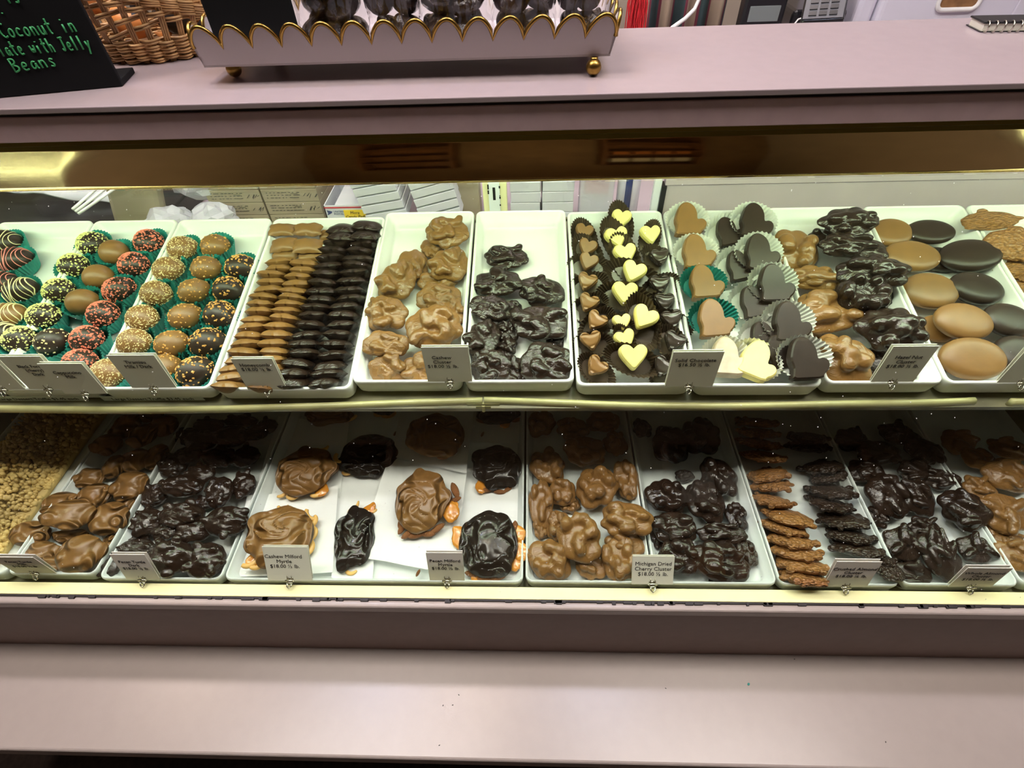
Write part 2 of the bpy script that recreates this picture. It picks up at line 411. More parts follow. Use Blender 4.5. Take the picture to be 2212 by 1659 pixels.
def chips(seed, n, size, flat=.5, bias=None, long=1.):
    rnd = random.Random(seed); mb = MB()
    for _ in range(n):
        a = rnd.uniform(0, 6.28); e = math.asin(rnd.uniform(-.15, 1))
        if bias is not None:
            if rnd.random() > .25+.75*max(0, math.cos(a-bias))*1.3: continue
        p, nn = on_egg(a, e); s = size*rnd.uniform(.5, 1.4)
        q = nn.to_track_quat('Z', 'Y').to_matrix() @ Matrix.Rotation(rnd.uniform(0, 6.28), 3, 'Z') @ Euler((rnd.uniform(-.5, .5), rnd.uniform(-.5, .5), 0)).to_matrix()
        sx, sy, sz = s*long*rnd.uniform(.8, 1.3), s*rnd.uniform(.6, 1), s*flat
        vs = [p+q @ Vector(c) for c in ((-sx, -sy*.7, -sz), (sx*.8, -sy, -sz), (sx, sy*.8, -sz), (-sx*.7, sy, -sz), (-sx*.6, -sy*.4, sz), (sx*.5, -sy*.6, sz), (sx*.6, sy*.5, sz), (-sx*.4, sy*.6, sz))]
        mb.add(vs, [(0, 3, 2, 1), (4, 5, 6, 7), (0, 1, 5, 4), (1, 2, 6, 5), (2, 3, 7, 6), (3, 0, 4, 7)])
    return mb.mesh('sprinkles', False)
def drizzle(seed, n=7, r=.035):
    rnd = random.Random(seed); mb = MB()
    for k in range(n):
        x0 = -.85+1.6*k/(n-1)+rnd.uniform(-.06, .06); pts = []
        for i in range(19):
            t = R(-20+220*i/18); xx = max(-.98, min(.98, x0+.12*math.sin(i*.5+k)+.02*(i-9)))
            k2 = (1-.10*xx)*math.sqrt(max(0, 1-xx*xx)); pts.append((xx*1.08, math.cos(t)*k2*1.02, math.sin(t)*k2*1.02))
        mb.tube(pts, r*rnd.uniform(.6, 1.3), 6)
    return mb.mesh('drizzle')
def cup_mesh(n=34, flare=1.4, h=.8, seed=0):
    rnd = random.Random(seed); vs = []; rings = [(0, 0), (.98, 0), (1.0, .02), (1+(flare-1)*.5, h*.5), (flare, h)]
    N = n*2
    for ri, (r, z) in enumerate(rings):
        for j in range(N):
            a = 2*math.pi*j/N; amp = (0, .0, .03, .045, .055)[ri]; q = r+(amp if j % 2 else -amp)
            zz = z+(.03*math.sin(a*3+seed)+.04*math.sin(a*2+1.7*seed) if ri == 4 else 0); vs.append((q*math.cos(a), q*math.sin(a), zz))
    fs = []
    for i in range(len(rings)-1):
        for j in range(N): fs.append((i*N+j, i*N+(j+1) % N, (i+1)*N+(j+1) % N, (i+1)*N+j))
    return me('paper_cup', vs, fs, False)
HEART = [(0, -1), (.42, -.52), (.82, -.05), (1.0, .35), (.95, .68), (.68, .92), (.36, .9), (.1, .68), (0, .55), (-.1, .68), (-.36, .9), (-.68, .92), (-.95, .68), (-1.0, .35), (-.82, -.05), (-.42, -.52)]
MITT = [(-.78, -1), (-.2, -1), (.62, -1), (.66, -.82), (.88, -.64), (1.0, -.38), (.94, -.15), (.74, -.06), (.54, -.12), (.47, -.04), (.48, .32), (.36, .68), (.16, .9), (-.08, 1.0), (-.32, .94), (-.52, .72), (-.66, .35), (-.76, -.05), (-.66, -.45), (-.70, -.7)]
heart_me = prism(chaikin(HEART), [(.86, 0), (1.0, .004), (.98, .45), (.86, .68), (.78, .70)], 'heart')
mitt_me = prism(chaikin(MITT, 1), [(1.0, 0), (1.0, .1), (.97, .36), (.90, .42)], 'mitten')
VAR = {}
for kd in ('cashew', 'hazelnut', 'cherry', 'almond', 'pecan'):
    VAR[kd] = [cluster(100+17*i+hash_i, kd) for i, hash_i in enumerate([len(kd)*5]*7)]
VAR['lump'] = [lump(300+i) for i in range(6)]
def lumpy(seed):
    rnd = random.Random(seed); mb = MB(); mb.ico((0, 0, 0), (.78, .7, .42), 2)
    for k in range(16):
        a = rnd.uniform(0, 6.28); d = rnd.uniform(.15, .72)
        mb.ico((d*math.cos(a), d*math.sin(a), .32*(1-d*d)+rnd.uniform(-.05, .1)), (rnd.uniform(.12, .24), rnd.uniform(.12, .22), rnd.uniform(.12, .2)), 2)
    return remeshed(mb, .05, 4)
VAR['lumpy'] = [lumpy(350+i) for i in range(6)]
VAR['slab'] = [slab(400+i) for i in range(5)]
VAR['shell'] = [turtle_shell(500+i) for i in range(6)]
VAR['pillow'] = [pillow(600+i) for i in range(8)]
VAR['flat_pillow'] = [pillow(650+i, .15) for i in range(3)]
VAR['cup'] = [cup_mesh(seed=i) for i in range(4)]
EGG = egg()
CH = {'yellow': [chips(i, 900, .062, .5, 2.6) for i in (1, 2, 3)], 'coral': [chips(i, 900, .062, .5, 2.8) for i in (4, 5, 6)],
      'white': [chips(i, 420, .042, .5) for i in (7, 8, 9)], 'toffee_few': [chips(i, 80, .065, .5) for i in (10, 11, 12)],
      'toffee': [chips(i, 300, .075, .4, 1.9) for i in (13, 14, 15)]}
DZ = [drizzle(i, n) for i, n in ((1, 9), (2, 7), (3, 8))]
def patty():
    mb = MB(); prof = [(0, 0), (.7, .0), (.9, .08), (.99, .3), (1.0, .5), (.97, .68), (.86, .86), (.65, .96), (.35, 1.0), (0, 1.01)]
    mb.lathe(prof, 40); return mb.mesh('patty')
PATTY = patty()
ORD = ['', 'first', 'second', 'third', 'fourth', 'fifth', 'sixth', 'seventh', 'eighth', 'ninth', 'tenth', 'eleventh', 'twelfth', 'thirteenth', 'fourteenth', 'fifteenth', 'sixteenth', 'seventeenth', 'eighteenth', 'nineteenth', 'twentieth', 'twenty-first', 'twenty-second', 'twenty-third', 'twenty-fourth']
def c1(x, y): return x/4.046, 470+y/4.046
def c2(x, y): return 430+x/3.686, 440+y/3.686
def c3(x, y): return 760+x/3.686, 440+y/3.686
def c4(x, y): return 1200+x/3.686, 430+y/3.686
def c5(x, y): return 1600+x/3.614, 430+y/3.614
def l1(x, y): return x/3.607, 850+y/3.607
def l2(x, y): return 460+x/3.16, 850+y/3.16
def l3(x, y): return 1100+x/3.607, 850+y/3.607
def l4(x, y): return 1560+x/3.393, 850+y/3.393
SCALE = {c1: 4.046, c2: 3.686, c3: 3.686, c4: 3.686, c5: 3.614, l1: 3.607, l2: 3.16, l3: 3.607, l4: 3.393}
# ------------------------------------------------------------------ the room
def struct(name, mesh, material):
    o = ob(name, mesh, material); o['kind'] = 'structure'; return o
struct('floor', bevel_box('floor', (-3.4, -2.6, -.1), (3.4, 3.0, 0), 0), 'floor')
struct('ceiling', bevel_box('ceiling', (-3.4, -2.6, 2.6), (3.4, 3.0, 2.7), 0), 'ceiling')
struct('wall_back', bevel_box('wall_back', (-3.4, 2.9, 0), (3.4, 3.0, 2.6), 0), 'wall')
struct('wall_front', bevel_box('wall_front', (-3.4, -2.6, 0), (3.4, -2.5, 2.6), 0), 'dark_wall')
struct('wall_left', bevel_box('wall_left', (-3.5, -2.6, 0), (-3.4, 3.0, 2.6), 0), 'wall')
struct('wall_right', bevel_box('wall_right', (3.4, -2.6, 0), (3.5, 3.0, 2.6), 0), 'wall')
def ceiling_lamp(x, y, w, l, m, label, e=None):
    t = empty('ceiling_lamp', (x, y, 2.6), label, 'ceiling lamp', 'ceiling lamps over the counter')
    mb = MB()
    for lo, hi in (((-w/2-.02, -l/2-.02, -.04), (-w/2, l/2+.02, 0)), ((w/2, -l/2-.02, -.04), (w/2+.02, l/2+.02, 0)), ((-w/2, -l/2-.02, -.04), (w/2, -l/2, 0)), ((-w/2, l/2, -.04), (w/2, l/2+.02, 0))): mb.box(lo, hi)
    ob('lamp_frame', mb.mesh('lamp_frame', False), 'printer', t)
    ob('diffuser', bevel_box('diffuser', (-w/2, -l/2, -.03), (w/2, l/2, -.02), 0), m, t)
ceiling_lamp(-1.76, .8, .13, .13, 'lampw', 'warm square ceiling lamp reflected near the far end of the bag ledge')
ceiling_lamp(-.76, .8, .12, .12, 'lampc', 'cool white square ceiling lamp, second along the row')
ceiling_lamp(-.32, .8, .11, .12, 'lampw', 'warm square ceiling lamp beside the cool one')
ceiling_lamp(.29, .8, .11, .11, 'lampc', 'small cool white ceiling lamp in the middle of the row')
ceiling_lamp(2.43, .85, .45, .3, 'lampw2', 'large ceiling panel lamp at the end with the printer')
ceiling_lamp(-.75, .38, 1.1, .3, 'lampm', 'long panel lamp straight above the case end with the black board')
ceiling_lamp(.75, .38, 1.1, .3, 'lampm', 'long panel lamp straight above the case end with the printer')
ceiling_lamp(.2, 2.0, 1.2, .5, 'lampw2', 'long panel lamp over the back counter')
# customer-side furniture that the polished valance mirrors
def shelf_unit(x, label):
    t = empty('shelf_unit', (x, -2.45, 0), label, 'shelf unit')
    for s in (-1, 1): ob('side_panel', bevel_box('side_panel', (s*.6-.02, 0, 0), (s*.6+.02, .32, 1.7), .003), 'wood', t)
    for z in (.1, .5, .9, 1.3, 1.68): ob('shelf_board', bevel_box('shelf_board', (-.58, 0, z), (.58, .32, z+.025), .003), 'wood', t)
    ob('back_panel', bevel_box('back_panel', (-.58, 0, .1), (.58, .01, 1.7), 0), 'wood', t)
    return t
shelf_unit(-1.5, 'brown wooden shelf unit across the shop, with bare shelves')
shelf_unit(1.4, 'brown wooden shelf unit across the shop, holding orange tins')
for i in range(4):
    tag(ob('tin', bevel_box('tin', (-.09, -.08, 0), (.09, .08, .16), .01), 'jar', None, Matrix.Translation((1.0+.26*i, -2.27, .9265))), f'orange tin on the wooden shelf unit, {ORD[i+1]} along the board', 'tin', 'orange tins on the shelf unit')
    tag(ob('carton', bevel_box('carton', (-.1, -.08, 0), (.1, .08, .2), .004), 'card', None, Matrix.Translation((1.0+.26*i, -2.27, 1.3265))), f'cream carton on the upper shelf, {ORD[i+1]} along the board', 'carton', 'cream cartons on the shelf unit')

# ------------------------------------------------------------------ display case
XA, XB = -1.2, 1.2
ZT = HC-.188; YF = .58; YB = .817
dc = empty('display_case', (0, .55, 0), 'long pink laminate candy display case with slanted glass front and two lit shelves', 'display case')
dcm = Matrix.Translation((0, -.55, 0))
def case(name, mesh, m, label=None):
    o = ob(name, mesh, m, dc, dcm)
    if label: o['label'] = label
    return o
case('top_counter', bevel_box('top_counter', (XA, YF-.003, ZT-.006), (XB, YB, ZT), .001), 'top_lam', 'pink speckled laminate top')
case('edge_band', bevel_box('edge_band', (XA, YF, ZT-.036), (XB, YF+.022, ZT-.0095), .001), 'edge_lam', 'mauve laminate edge band')
case('seam', bevel_box('seam', (XA, YF+.0015, ZT-.0097), (XB, YF+.03, ZT-.0058), 0), 'black_seam', 'dark seam under the top')
case('counter_core', bevel_box('counter_core', (XA, YF+.023, ZT-.034), (XB, YB, ZT-.0062), 0), 'edge_lam')
# brass trim and polished valance
pr = [(YF+.004, ZT-.0362), (YF+.003, ZT-.041), (YF+.006, ZT-.0425), (YF+.006, ZT-.0475), (YF+.012, ZT-.049), (YF+.03, ZT-.049), (YF+.03, ZT-.0362)]
case('valance_trim', loops([[(XA, y, z) for y, z in pr], [(XB, y, z) for y, z in pr]]) + (False,), 'brass_trim', 'dull brass moulding')
pv = []
for i in range(13):
    t = i/12; pv.append((YF+.0165-.0105*t+.0025*math.sin(math.pi*t), ZT-.0492-.0445*t))
pv2 = [(y+.003, z) for y, z in reversed(pv)]
o = case('valance', loops([[(XA, y, z) for y, z in pv+pv2], [(XB, y, z) for y, z in pv+pv2]]) + (True,), 'bronze', 'polished bronze mirror valance')
YV, ZV = pv[-1]
mb = MB().tube([(XA+.03, YV+.022, ZV+.003), (XB-.03, YV+.022, ZV+.003)], .011, 14)
case('lamp_tube', mb.mesh('lamp_tube'), 'tube', 'glowing fluorescent tube behind the valance')
case('lamp_hood', bevel_box('lamp_hood', (XA, YV+.012, ZV+.019), (XB, YV+.06, ZV+.03), 0), 'cream')
# front glass
YG0, ZG0 = .2800, HC-.7093
gd = Vector((0, YV-.002-YG0, ZV-ZG0)); gn = Vector((0, -gd.z, gd.y)).normalized()*.003
mb = MB(); a = Vector((XA, YG0, ZG0)); b = Vector((XB, YG0, ZG0))
mb.add([a, b, b+gd, a+gd, a-gn, b-gn, b+gd-gn, a+gd-gn], [(0, 1, 2, 3), (7, 6, 5, 4), (0, 4, 5, 1), (2, 6, 7, 3), (1, 5, 6, 2), (0, 3, 7, 4)])
case('front_glass', mb.mesh('front_glass', False), 'glass', 'slanted clear front pane')
# upper shelf
s0 = RIMU-NU*.0335; sd = np.array((0, math.cos(TILT), math.sin(TILT)))
p0 = s0-sd*.016; p1 = s0+sd*.352
def slope_box(name, q0, q1, t):
    v = []
    for x in (XA, XB):
        for q in (q0, q1, q1-NU*t, q0-NU*t): v.append((x, q[1], q[2]))
    return me(name, v, [(0, 1, 2, 3), (7, 6, 5, 4), (0, 4, 5, 1), (1, 5, 6, 2), (2, 6, 7, 3), (3, 7, 4, 0)], False)
case('upper_shelf', slope_box('upper_shelf', p0, p1, .008), 'shelf', 'grimy olive upper shelf')
def edge_strip(pxs, w=.0115):
    vs = []; fs = []
    for k, (px, py) in enumerate(pxs):
        q = Yp(px, py, p0[1]-.004)
        vs += [(q.x, q.y-.001, q.z+w/2), (q.x, q.y-.0035, q.z+w/4), (q.x, q.y-.0035, q.z-w/4), (q.x, q.y, q.z-w/2), (q.x, q.y+.003, q.z-w/2), (q.x, q.y+.003, q.z+w/2)]
        if k:
            for j in range(6): a = (k-1)*6+j; b = (k-1)*6+(j+1) % 6; fs.append((a, b, b+6, a+6))
    fs += [(0, 1, 2, 3, 4, 5), tuple(range(len(vs)-6, len(vs)))]
    return me('shelf_edge', vs, fs)
def samp(ctrl, n=40):
    xs = np.array([c[0] for c in ctrl], float); ys = np.array([c[1] for c in ctrl], float); x = np.linspace(xs[0], xs[-1], n); y = np.interp(x, xs, ys)
    for _ in range(6): y[1:-1] = (y[:-2]+2*y[1:-1]+y[2:])/4
    return list(zip(x, y))
case('shelf_edge', edge_strip(samp([(-420, 884), (0, 884), (250, 888), (450, 886), (750, 878), (900, 871), (1042, 868)])), 'strip', 'yellowed clear plastic edge strip')
case('shelf_edge', edge_strip(samp([(1046, 867), (1150, 870), (1350, 878), (1560, 880), (1800, 875), (2000, 873), (2104, 868)])), 'strip', 'yellowed clear plastic edge strip')
case('shelf_edge', edge_strip(samp([(2180, 870), (2400, 872), (2600, 872)])), 'strip', 'yellowed clear plastic edge strip')
q = Yp(1044, 876, p0[1]-.008)
mb = MB().box((q.x-.022, q.y, q.z-.001), (q.x+.022, q.y+.004, q.z+.003)).box((q.x-.01, q.y-.001, q.z-.006), (q.x+.01, q.y+.003, q.z-.001)).tube([(q.x, q.y, q.z), (q.x, q.y, q.z-.011)], .0025, 8)
case('strip_bracket', mb.mesh('strip_bracket', False), 'strip', 'clear plastic joining bracket')
# lower deck, ledge, plinth, bag ledge
case('lower_deck', bevel_box('lower_deck', (XA, .300, ZL-.02), (XB, .84, ZL-.0045), 0), 'shelf')
case('back_panel', bevel_box('back_panel', (XA, .846, ZL-.02), (XB, .852, HC-.475), 0), 'shelf', 'added dark panel keeping light off the back of the lower shelf')  # unseen opaque panel, added to block light coming through the back doors
case('front_ledge', bevel_box('front_ledge', (XA, .2795, ZL-.02), (XB, .2962, ZL+.0143), .001), 'cream', 'cream painted ledge under the glass')
rr = random.Random(3); mb = MB(); x = XA
mb.box((XA, .2775, ZL+.008), (XB, .2797, ZL+.0125))
for k in range(70):
    xx = rr.uniform(-.7, .7); w = rr.uniform(.002, .012); mb.box((xx, .2745+rr.uniform(0, .002), ZL+.0095), (xx+w, .2797, ZL+.0130))
case('caulk_line', mb.mesh('caulk_line', False), 'black_seam', 'ragged dark line of old caulk')
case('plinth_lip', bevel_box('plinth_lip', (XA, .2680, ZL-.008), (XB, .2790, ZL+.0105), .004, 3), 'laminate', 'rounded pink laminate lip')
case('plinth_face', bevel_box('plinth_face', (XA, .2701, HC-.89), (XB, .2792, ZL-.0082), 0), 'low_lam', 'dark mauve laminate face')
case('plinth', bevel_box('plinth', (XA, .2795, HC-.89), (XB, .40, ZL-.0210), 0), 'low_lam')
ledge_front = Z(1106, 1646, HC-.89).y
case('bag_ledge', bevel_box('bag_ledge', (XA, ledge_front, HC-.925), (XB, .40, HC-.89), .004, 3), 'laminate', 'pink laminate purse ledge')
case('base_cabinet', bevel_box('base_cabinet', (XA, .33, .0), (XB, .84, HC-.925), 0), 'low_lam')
for s, n in ((XA, 'end_panel'), (XB, 'end_panel')):
    case(n, me(n, [(s+d, y, z) for d in (0, .012) for y, z in ((.29, ZL), (YV+.01, ZV), (YV+.01, ZT-.04), (.845, ZT-.04), (.845, ZL))], [(0, 1, 2, 3, 4), (9, 8, 7, 6, 5)]+[(i, (i+1) % 5, 5+(i+1) % 5, 5+i) for i in range(5)], False), 'lilac')
# back posts and sliding doors
YK = .842
def pxbox(name, x0, y0, x1, y1, yy, th, m, b=.001, par=None, zlo=None, zhi=None):
    a = Yp(x0, y0, yy); c = Yp(x1, y1, yy); lo = (min(a.x, c.x), yy, zlo if zlo is not None else min(a.z, c.z)); hi = (max(a.x, c.x), yy+th, zhi if zhi is not None else max(a.z, c.z))
    return bevel_box(name, lo, hi, b)
po = case('back_post', pxbox('back_post', 1040, 380, 1093, 380, YK, .02, 'post', .0015, zlo=ZL, zhi=ZT-.04), 'post', 'cream post with slotted steel standard')
a = Yp(1053, 380, YK); c = Yp(1078, 380, YK)
st = ob('slotted_standard', bevel_box('slotted_standard', (a.x, YK-.004, ZL), (c.x, YK-.0002, ZT-.04), .0006), 'box_white', po)
mb = MB(); mx = (a.x+c.x)/2
z0 = Yp(1065, 400, YK).z
for k in range(-2, 4): ob('slot', bevel_box('slot', (mx-.0022, YK-.0046, z0-.024-.045*k), (mx+.0022, YK-.0041, z0-.002-.045*k), 0), 'black', st)
for k in range(40): 
    zz = z0-.16+.2*rr.random(); xx = rr.choice((a.x, c.x)); mb.box((xx-.0012, YK-.0045, zz), (xx+.0012, YK-.0039, zz+.006*rr.random()))
ob('scuffs', mb.mesh('scuffs', False), 'black', po)['kind'] = 'stuff'
case('sliding_door', pxbox('sliding_door', 1441, 380, 2900, 380, YK+.004, .014, 'lilac', .001, zlo=ZL+.05, zhi=ZT-.06), 'lilac', 'lilac laminate sliding back door')
case('door_rail', pxbox('door_rail', 1438, 396, 2900, 384, YK-.003, .006, 'lilac', .0008, zlo=Yp(1500, 398, YK).z, zhi=ZT-.04), 'lilac')
case('door_gap_shade', pxbox('door_gap_shade', 1431, 400, 1442, 400, YK-.001, .02, 'gloss_black', .0005, zlo=ZL+.05, zhi=Yp(1440, 402, YK).z), 'gloss_black', 'black strip standing in for the shade in the door gap')  # solid black strip: shade of the gap beside the door, put in as colour
case('door_stile', pxbox('door_stile', 1414, 400, 1430, 400, YK+.002, .012, 'lilac', .001, zlo=ZL+.05, zhi=ZT-.05), 'printer')
case('glass_door', pxbox('glass_door', 1100, 380, 1412, 380, YK+.012, .004, 'glass', 0, zlo=ZL+.05, zhi=ZT-.05), 'glass', 'dusty glass back door')
case('glass_door', pxbox('glass_door', -700, 380, 1036, 380, YK+.012, .004, 'glass', 0, zlo=ZL+.05, zhi=ZT-.05), 'glass', 'dusty glass back door')

# ------------------------------------------------------------------ trays
def tray(pxl, pxr, fy, upper, label, group, hgt=.031, m='tray', yaw=0):
    if upper:
        a = hit(pxl, fy, RIMU, NU); b = hit(pxr, fy, RIMU, NU); Rp = RU; ln = .338
    else:
        a = L(pxl, fy, .022); b = L(pxr, fy, .022); Rp = RL; ln = .43; hgt = .0255
    w = (b.x-a.x)-.0012; cx = (a.x+b.x)/2
    y0 = (a.y+b.y)/2
    if not upper: y0 = max(y0, .2988)
    wt = .0048 if upper else .0032
    def lp(ins, z, r): return [(x, y, z) for x, y in rrect(w-2*ins, ln-2*ins, r, 5, 0, ln/2)]
    fl = hgt-.028 if upper else hgt-.022
    ls = [lp(.007, 0, .010), lp(.0035, .0012, .012), lp(.0012, .006, .012), lp(0, hgt-.004, .010), lp(.0004, hgt-.001, .010), lp(.0016, hgt, .009), lp(wt-.0012, hgt, .008), lp(wt, hgt-.0015, .007),
          lp(wt+.0022, hgt*.52, .008), lp(wt+.0058, hgt*.48, .010), lp(wt+.0066, fl+.003, .011), lp(wt+.010, fl, .010)]
    v, f = loops(ls)
    base = Vector((cx, y0, a.z))
    if upper: base = Vector((cx, a.y, a.z)) - Vector(NU)*hgt
    else: base = Vector((cx, y0, a.z-hgt))
    o = ob('candy_tray', me('candy_tray', v, f, True), m, None, Matrix.Translation(base) @ Rp @ Matrix.Rotation(R(yaw), 4, 'Z'))
    return tag(o, label, 'tray', group)
GU, GL = 'white plastic trays on the upper shelf', 'thin white trays on the lower deck'
for a, b, y, lab in ((-272, -22, 841, 'white tray of drizzled truffles cut off by the picture edge'), (-20, 203, 841, 'white tray of yellow, plain and coral truffles'), (205, 453, 841, 'white tray of truffles with toffee bits'),
    (457, 757, 842, 'wide white tray packed with honeycomb pieces'), (758, 997, 826, 'white tray holding milk chocolate cashew clusters'), (1000, 1242, 826, 'white tray holding dark cashew clusters, half empty'),
    (1245, 1501, 833, 'white tray of hearts in dark brown cups'), (1504, 1781, 834, 'white tray of mitten shaped chocolates'), (1785, 2043, 828, 'white tray of hazelnut clusters'),
    (2046, 2325, 828, 'white tray of round patties'), (2328, 2600, 828, 'white tray of crispy bark at the far end')):
    tray(a, b, y, True, lab, GU)
for a, b, y, lab in ((-262, 8, 1240, 'thin white tray heaped with toffee crumbs'), (10, 204, 1240, 'thin white tray of milk pecan turtles'), (207, 476, 1253, 'thin white tray of dark pecan turtles'),
    (479, 1131, 1255, 'extra wide thin tray lined with parchment sheets'), (1134, 1413, 1258, 'thin white tray of milk cherry clusters'), (1416, 1682, 1261, 'thin white tray of dark cherry clusters'),
    (1685, 1948, 1264, 'thin white tray of crushed almond clusters standing in rows'), (1951, 2206, 1264, 'thin white tray of dark almond clusters'), (2209, 2480, 1264, 'thin white tray of milk almond clusters')):
    tray(a, b, y, False, lab, GL, m='tray_clear')

# ------------------------------------------------------------------ placing pieces
rg = random.Random(11)
def mtx(P, Rp, tilt, roll, yaw, sx, sy, sz, lift):
    return Matrix.Translation(P) @ Rp @ Matrix.Rotation(R(tilt), 4, 'X') @ Matrix.Rotation(R(roll), 4, 'Y') @ Matrix.Translation((0, 0, lift)) @ Matrix.Rotation(R(yaw), 4, 'Z') @ Matrix.Diagonal((sx, sy, sz, 1))
def blob(name, mesh, m, crop, x, y, w, h, hg, upper, tk=.42, tilt=None, flip=None, sq=1.):
    px, py = crop(x, y); k = SCALE[crop]; Pf, Rp = (U, RU) if upper else (L, RL)
    s = depth(Pf(px, py, hg))/F; fac = 1.06 if upper else 1.0; W = w/k*s*fac; Ln = h/k*s*sq*fac*(1.04 if upper else 1.); t = tk*min(W, Ln)
    P = Pf(px, py, hg+t*.5)
    tilt = rg.uniform(-4, 16) if tilt is None else tilt
    return ob(name, mesh, m, None, mtx(P, Rp, tilt, rg.uniform(-8, 8), (180 if rg.random() < .5 else 0) if flip is None else flip, W/2, Ln/2, t, -t*.5))
def heap(rows, name, kind, m, crop, upper, desc, cat, group, tk=.42, where='from the front,'):
    i = rg.randrange(7)
    for rowname, items in rows:
        items = sorted(items, key=lambda q: -q[1])
        for n, it in enumerate(items):
            i += 1; x, y, w, h = it[:4]; hg = it[4] if len(it) > 4 else .004
            mesh = VAR[kind][i % len(VAR[kind])]
            o = blob(name, mesh, it[6] if len(it) > 6 else m, crop, x, y, w, h, hg, upper, tk, it[5] if len(it) > 5 else None)
            tag(o, f'{desc}, {ORD[n+1]} {where} {rowname}', cat, group)
# truffles
def truffle(crop, x, y, w, kind, label, group, body, yaw=None, cup=True):
    px, py = crop(x, y); P = U(px, py, .022); r = .0215*w
    yw = rg.uniform(-35, 35) if yaw is None else yaw
    o = ob('truffle', EGG, body, None, Matrix.Translation(P) @ RU @ Matrix.Rotation(R(rg.uniform(-8, 8)), 4, 'X') @ Matrix.Rotation(R(yw), 4, 'Z') @ Matrix.Diagonal((r*1.03, r, r*.92, 1)))
    tag(o, label, 'truffle', group)
    if kind in CH:
        mm = {'yellow': 'yellow_crumb', 'coral': 'coral_crumb', 'white': 'white_crumb', 'toffee_few': 'toffee_crumb', 'toffee': 'toffee_crumb'}[kind]
        ob('sprinkles', CH[kind][rg.randrange(3)], mm, o, Matrix.Identity(4))
    elif kind == 'few_white': ob('sprinkles', CH['toffee_few'][rg.randrange(3)], 'white_crumb', o, Matrix.Identity(4))
    elif kind in ('pink', 'white_line', 'cream_line'): ob('drizzle', DZ[rg.randrange(3)], 'pink_drizzle' if kind == 'pink' else 'white_drizzle', o, Matrix.Identity(4))
    if cup:
        q = U(px, py, .022)-Vector(NU)*.0205
        c = ob('paper_cup', VAR['cup'][rg.randrange(4)], 'teal', None, Matrix.Translation(q) @ RU @ Matrix.Rotation(R(rg.uniform(0, 360)), 4, 'Z') @ Matrix.Diagonal((.0212, .0212, .030, 1)))
        tag(c, 'teal cup under the '+label, 'paper cup', 'teal paper cups')
GT = 'dessert truffles on the upper shelf'
t0 = [(60, 225, 'white_line', 'dark_smooth', 'dark truffle with thin pale lines at the back of its tray'), (150, 375, 'pink', 'dark_smooth', 'dark egg truffle with pink drizzle, above the cream-drizzled one'),
      (20, 590, 'pink', 'dark_smooth', 'pink-drizzled dark truffle half cut by the picture edge'), (195, 645, 'white_line', 'dark_smooth', 'dark truffle with bold cream zigzag lines against the tray divider'),
      (90, 870, 'cream_line', 'milk_smooth', 'milk truffle with dense cream stripes near the tray front'), (10, 1030, 'white_line', 'dark_smooth', 'striped truffle mostly behind the first price cards')]
for x, y, k, b, lab in t0: truffle(c1, x, y, 1.06, k, lab, GT, b, yaw=rg.uniform(-15, 25))
for n, (x, y, b) in enumerate([(190, 1075, 'dark_smooth'), (395, 870, 'dark_smooth'), (530, 650, 'dark_smooth'), (655, 430, 'dark_smooth'), (815, 235, 'dark_smooth')]):
    truffle(c1, x, y, 1, 'yellow', f'yellow-sugared truffle, {ORD[n+1]} from the front of its row', GT, b)
for n, (x, y, b, k) in enumerate([(470, 1090, 'dark_smooth', 'few_white'), (730, 740, 'milk_smooth', None), (870, 525, 'milk_smooth', None), (1005, 310, 'milk_smooth', None)]):
    truffle(c1, x, y, 1, k, ('dark truffle with a few pale specks beside the coral one' if n == 0 else f'plain milk truffle beside the coral row, {ORD[n]} from the front'), GT, b)
for n, (x, y) in enumerate([(715, 1280), (775, 1075), (915, 855), (1050, 635), (1180, 420), (1310, 220)]):
    truffle(c1, x, y, 1, 'coral', f'coral-sugared truffle, {ORD[n+1]} from the front of its row', GT, 'dark_smooth')
for n, (x, y) in enumerate([(965, 1365), (1185, 1100), (1255, 890), (1375, 675), (1480, 460), (1605, 275)]):
    truffle(c1, x, y, 1.02, 'white', f'pale-sugared truffle, {ORD[n+1]} from the front of its row', GT, 'milk_smooth')
for n, (x, y) in enumerate([(1430, 1320), (1510, 1110), (1625, 870), (1705, 650), (1810, 450)]):
    truffle(c1, x, y, 1, 'toffee_few', f'milk truffle with toffee chips, {ORD[n+1]} from the front of its row', GT, 'milk_smooth')
truffle(c1, 1890, 255, .98, 'toffee_few', 'milk truffle with toffee chips alone at the tray back', GT, 'milk_smooth')
for n, (x, y) in enumerate([(1710, 1350), (1820, 1095), (1930, 860)]):
    truffle(c1, x, y, 1.04, 'toffee', f'dark toffee-chip truffle, {ORD[n+1]} from the front of its row', GT, 'dark_smooth')
for n, (x, y) in enumerate([(240, 690), (335, 510)]):
    truffle(c2, x, y, 1.0, 'toffee', f'dark toffee-chip truffle, {ORD[n+4]} from the front of its row', GT, 'dark_smooth')
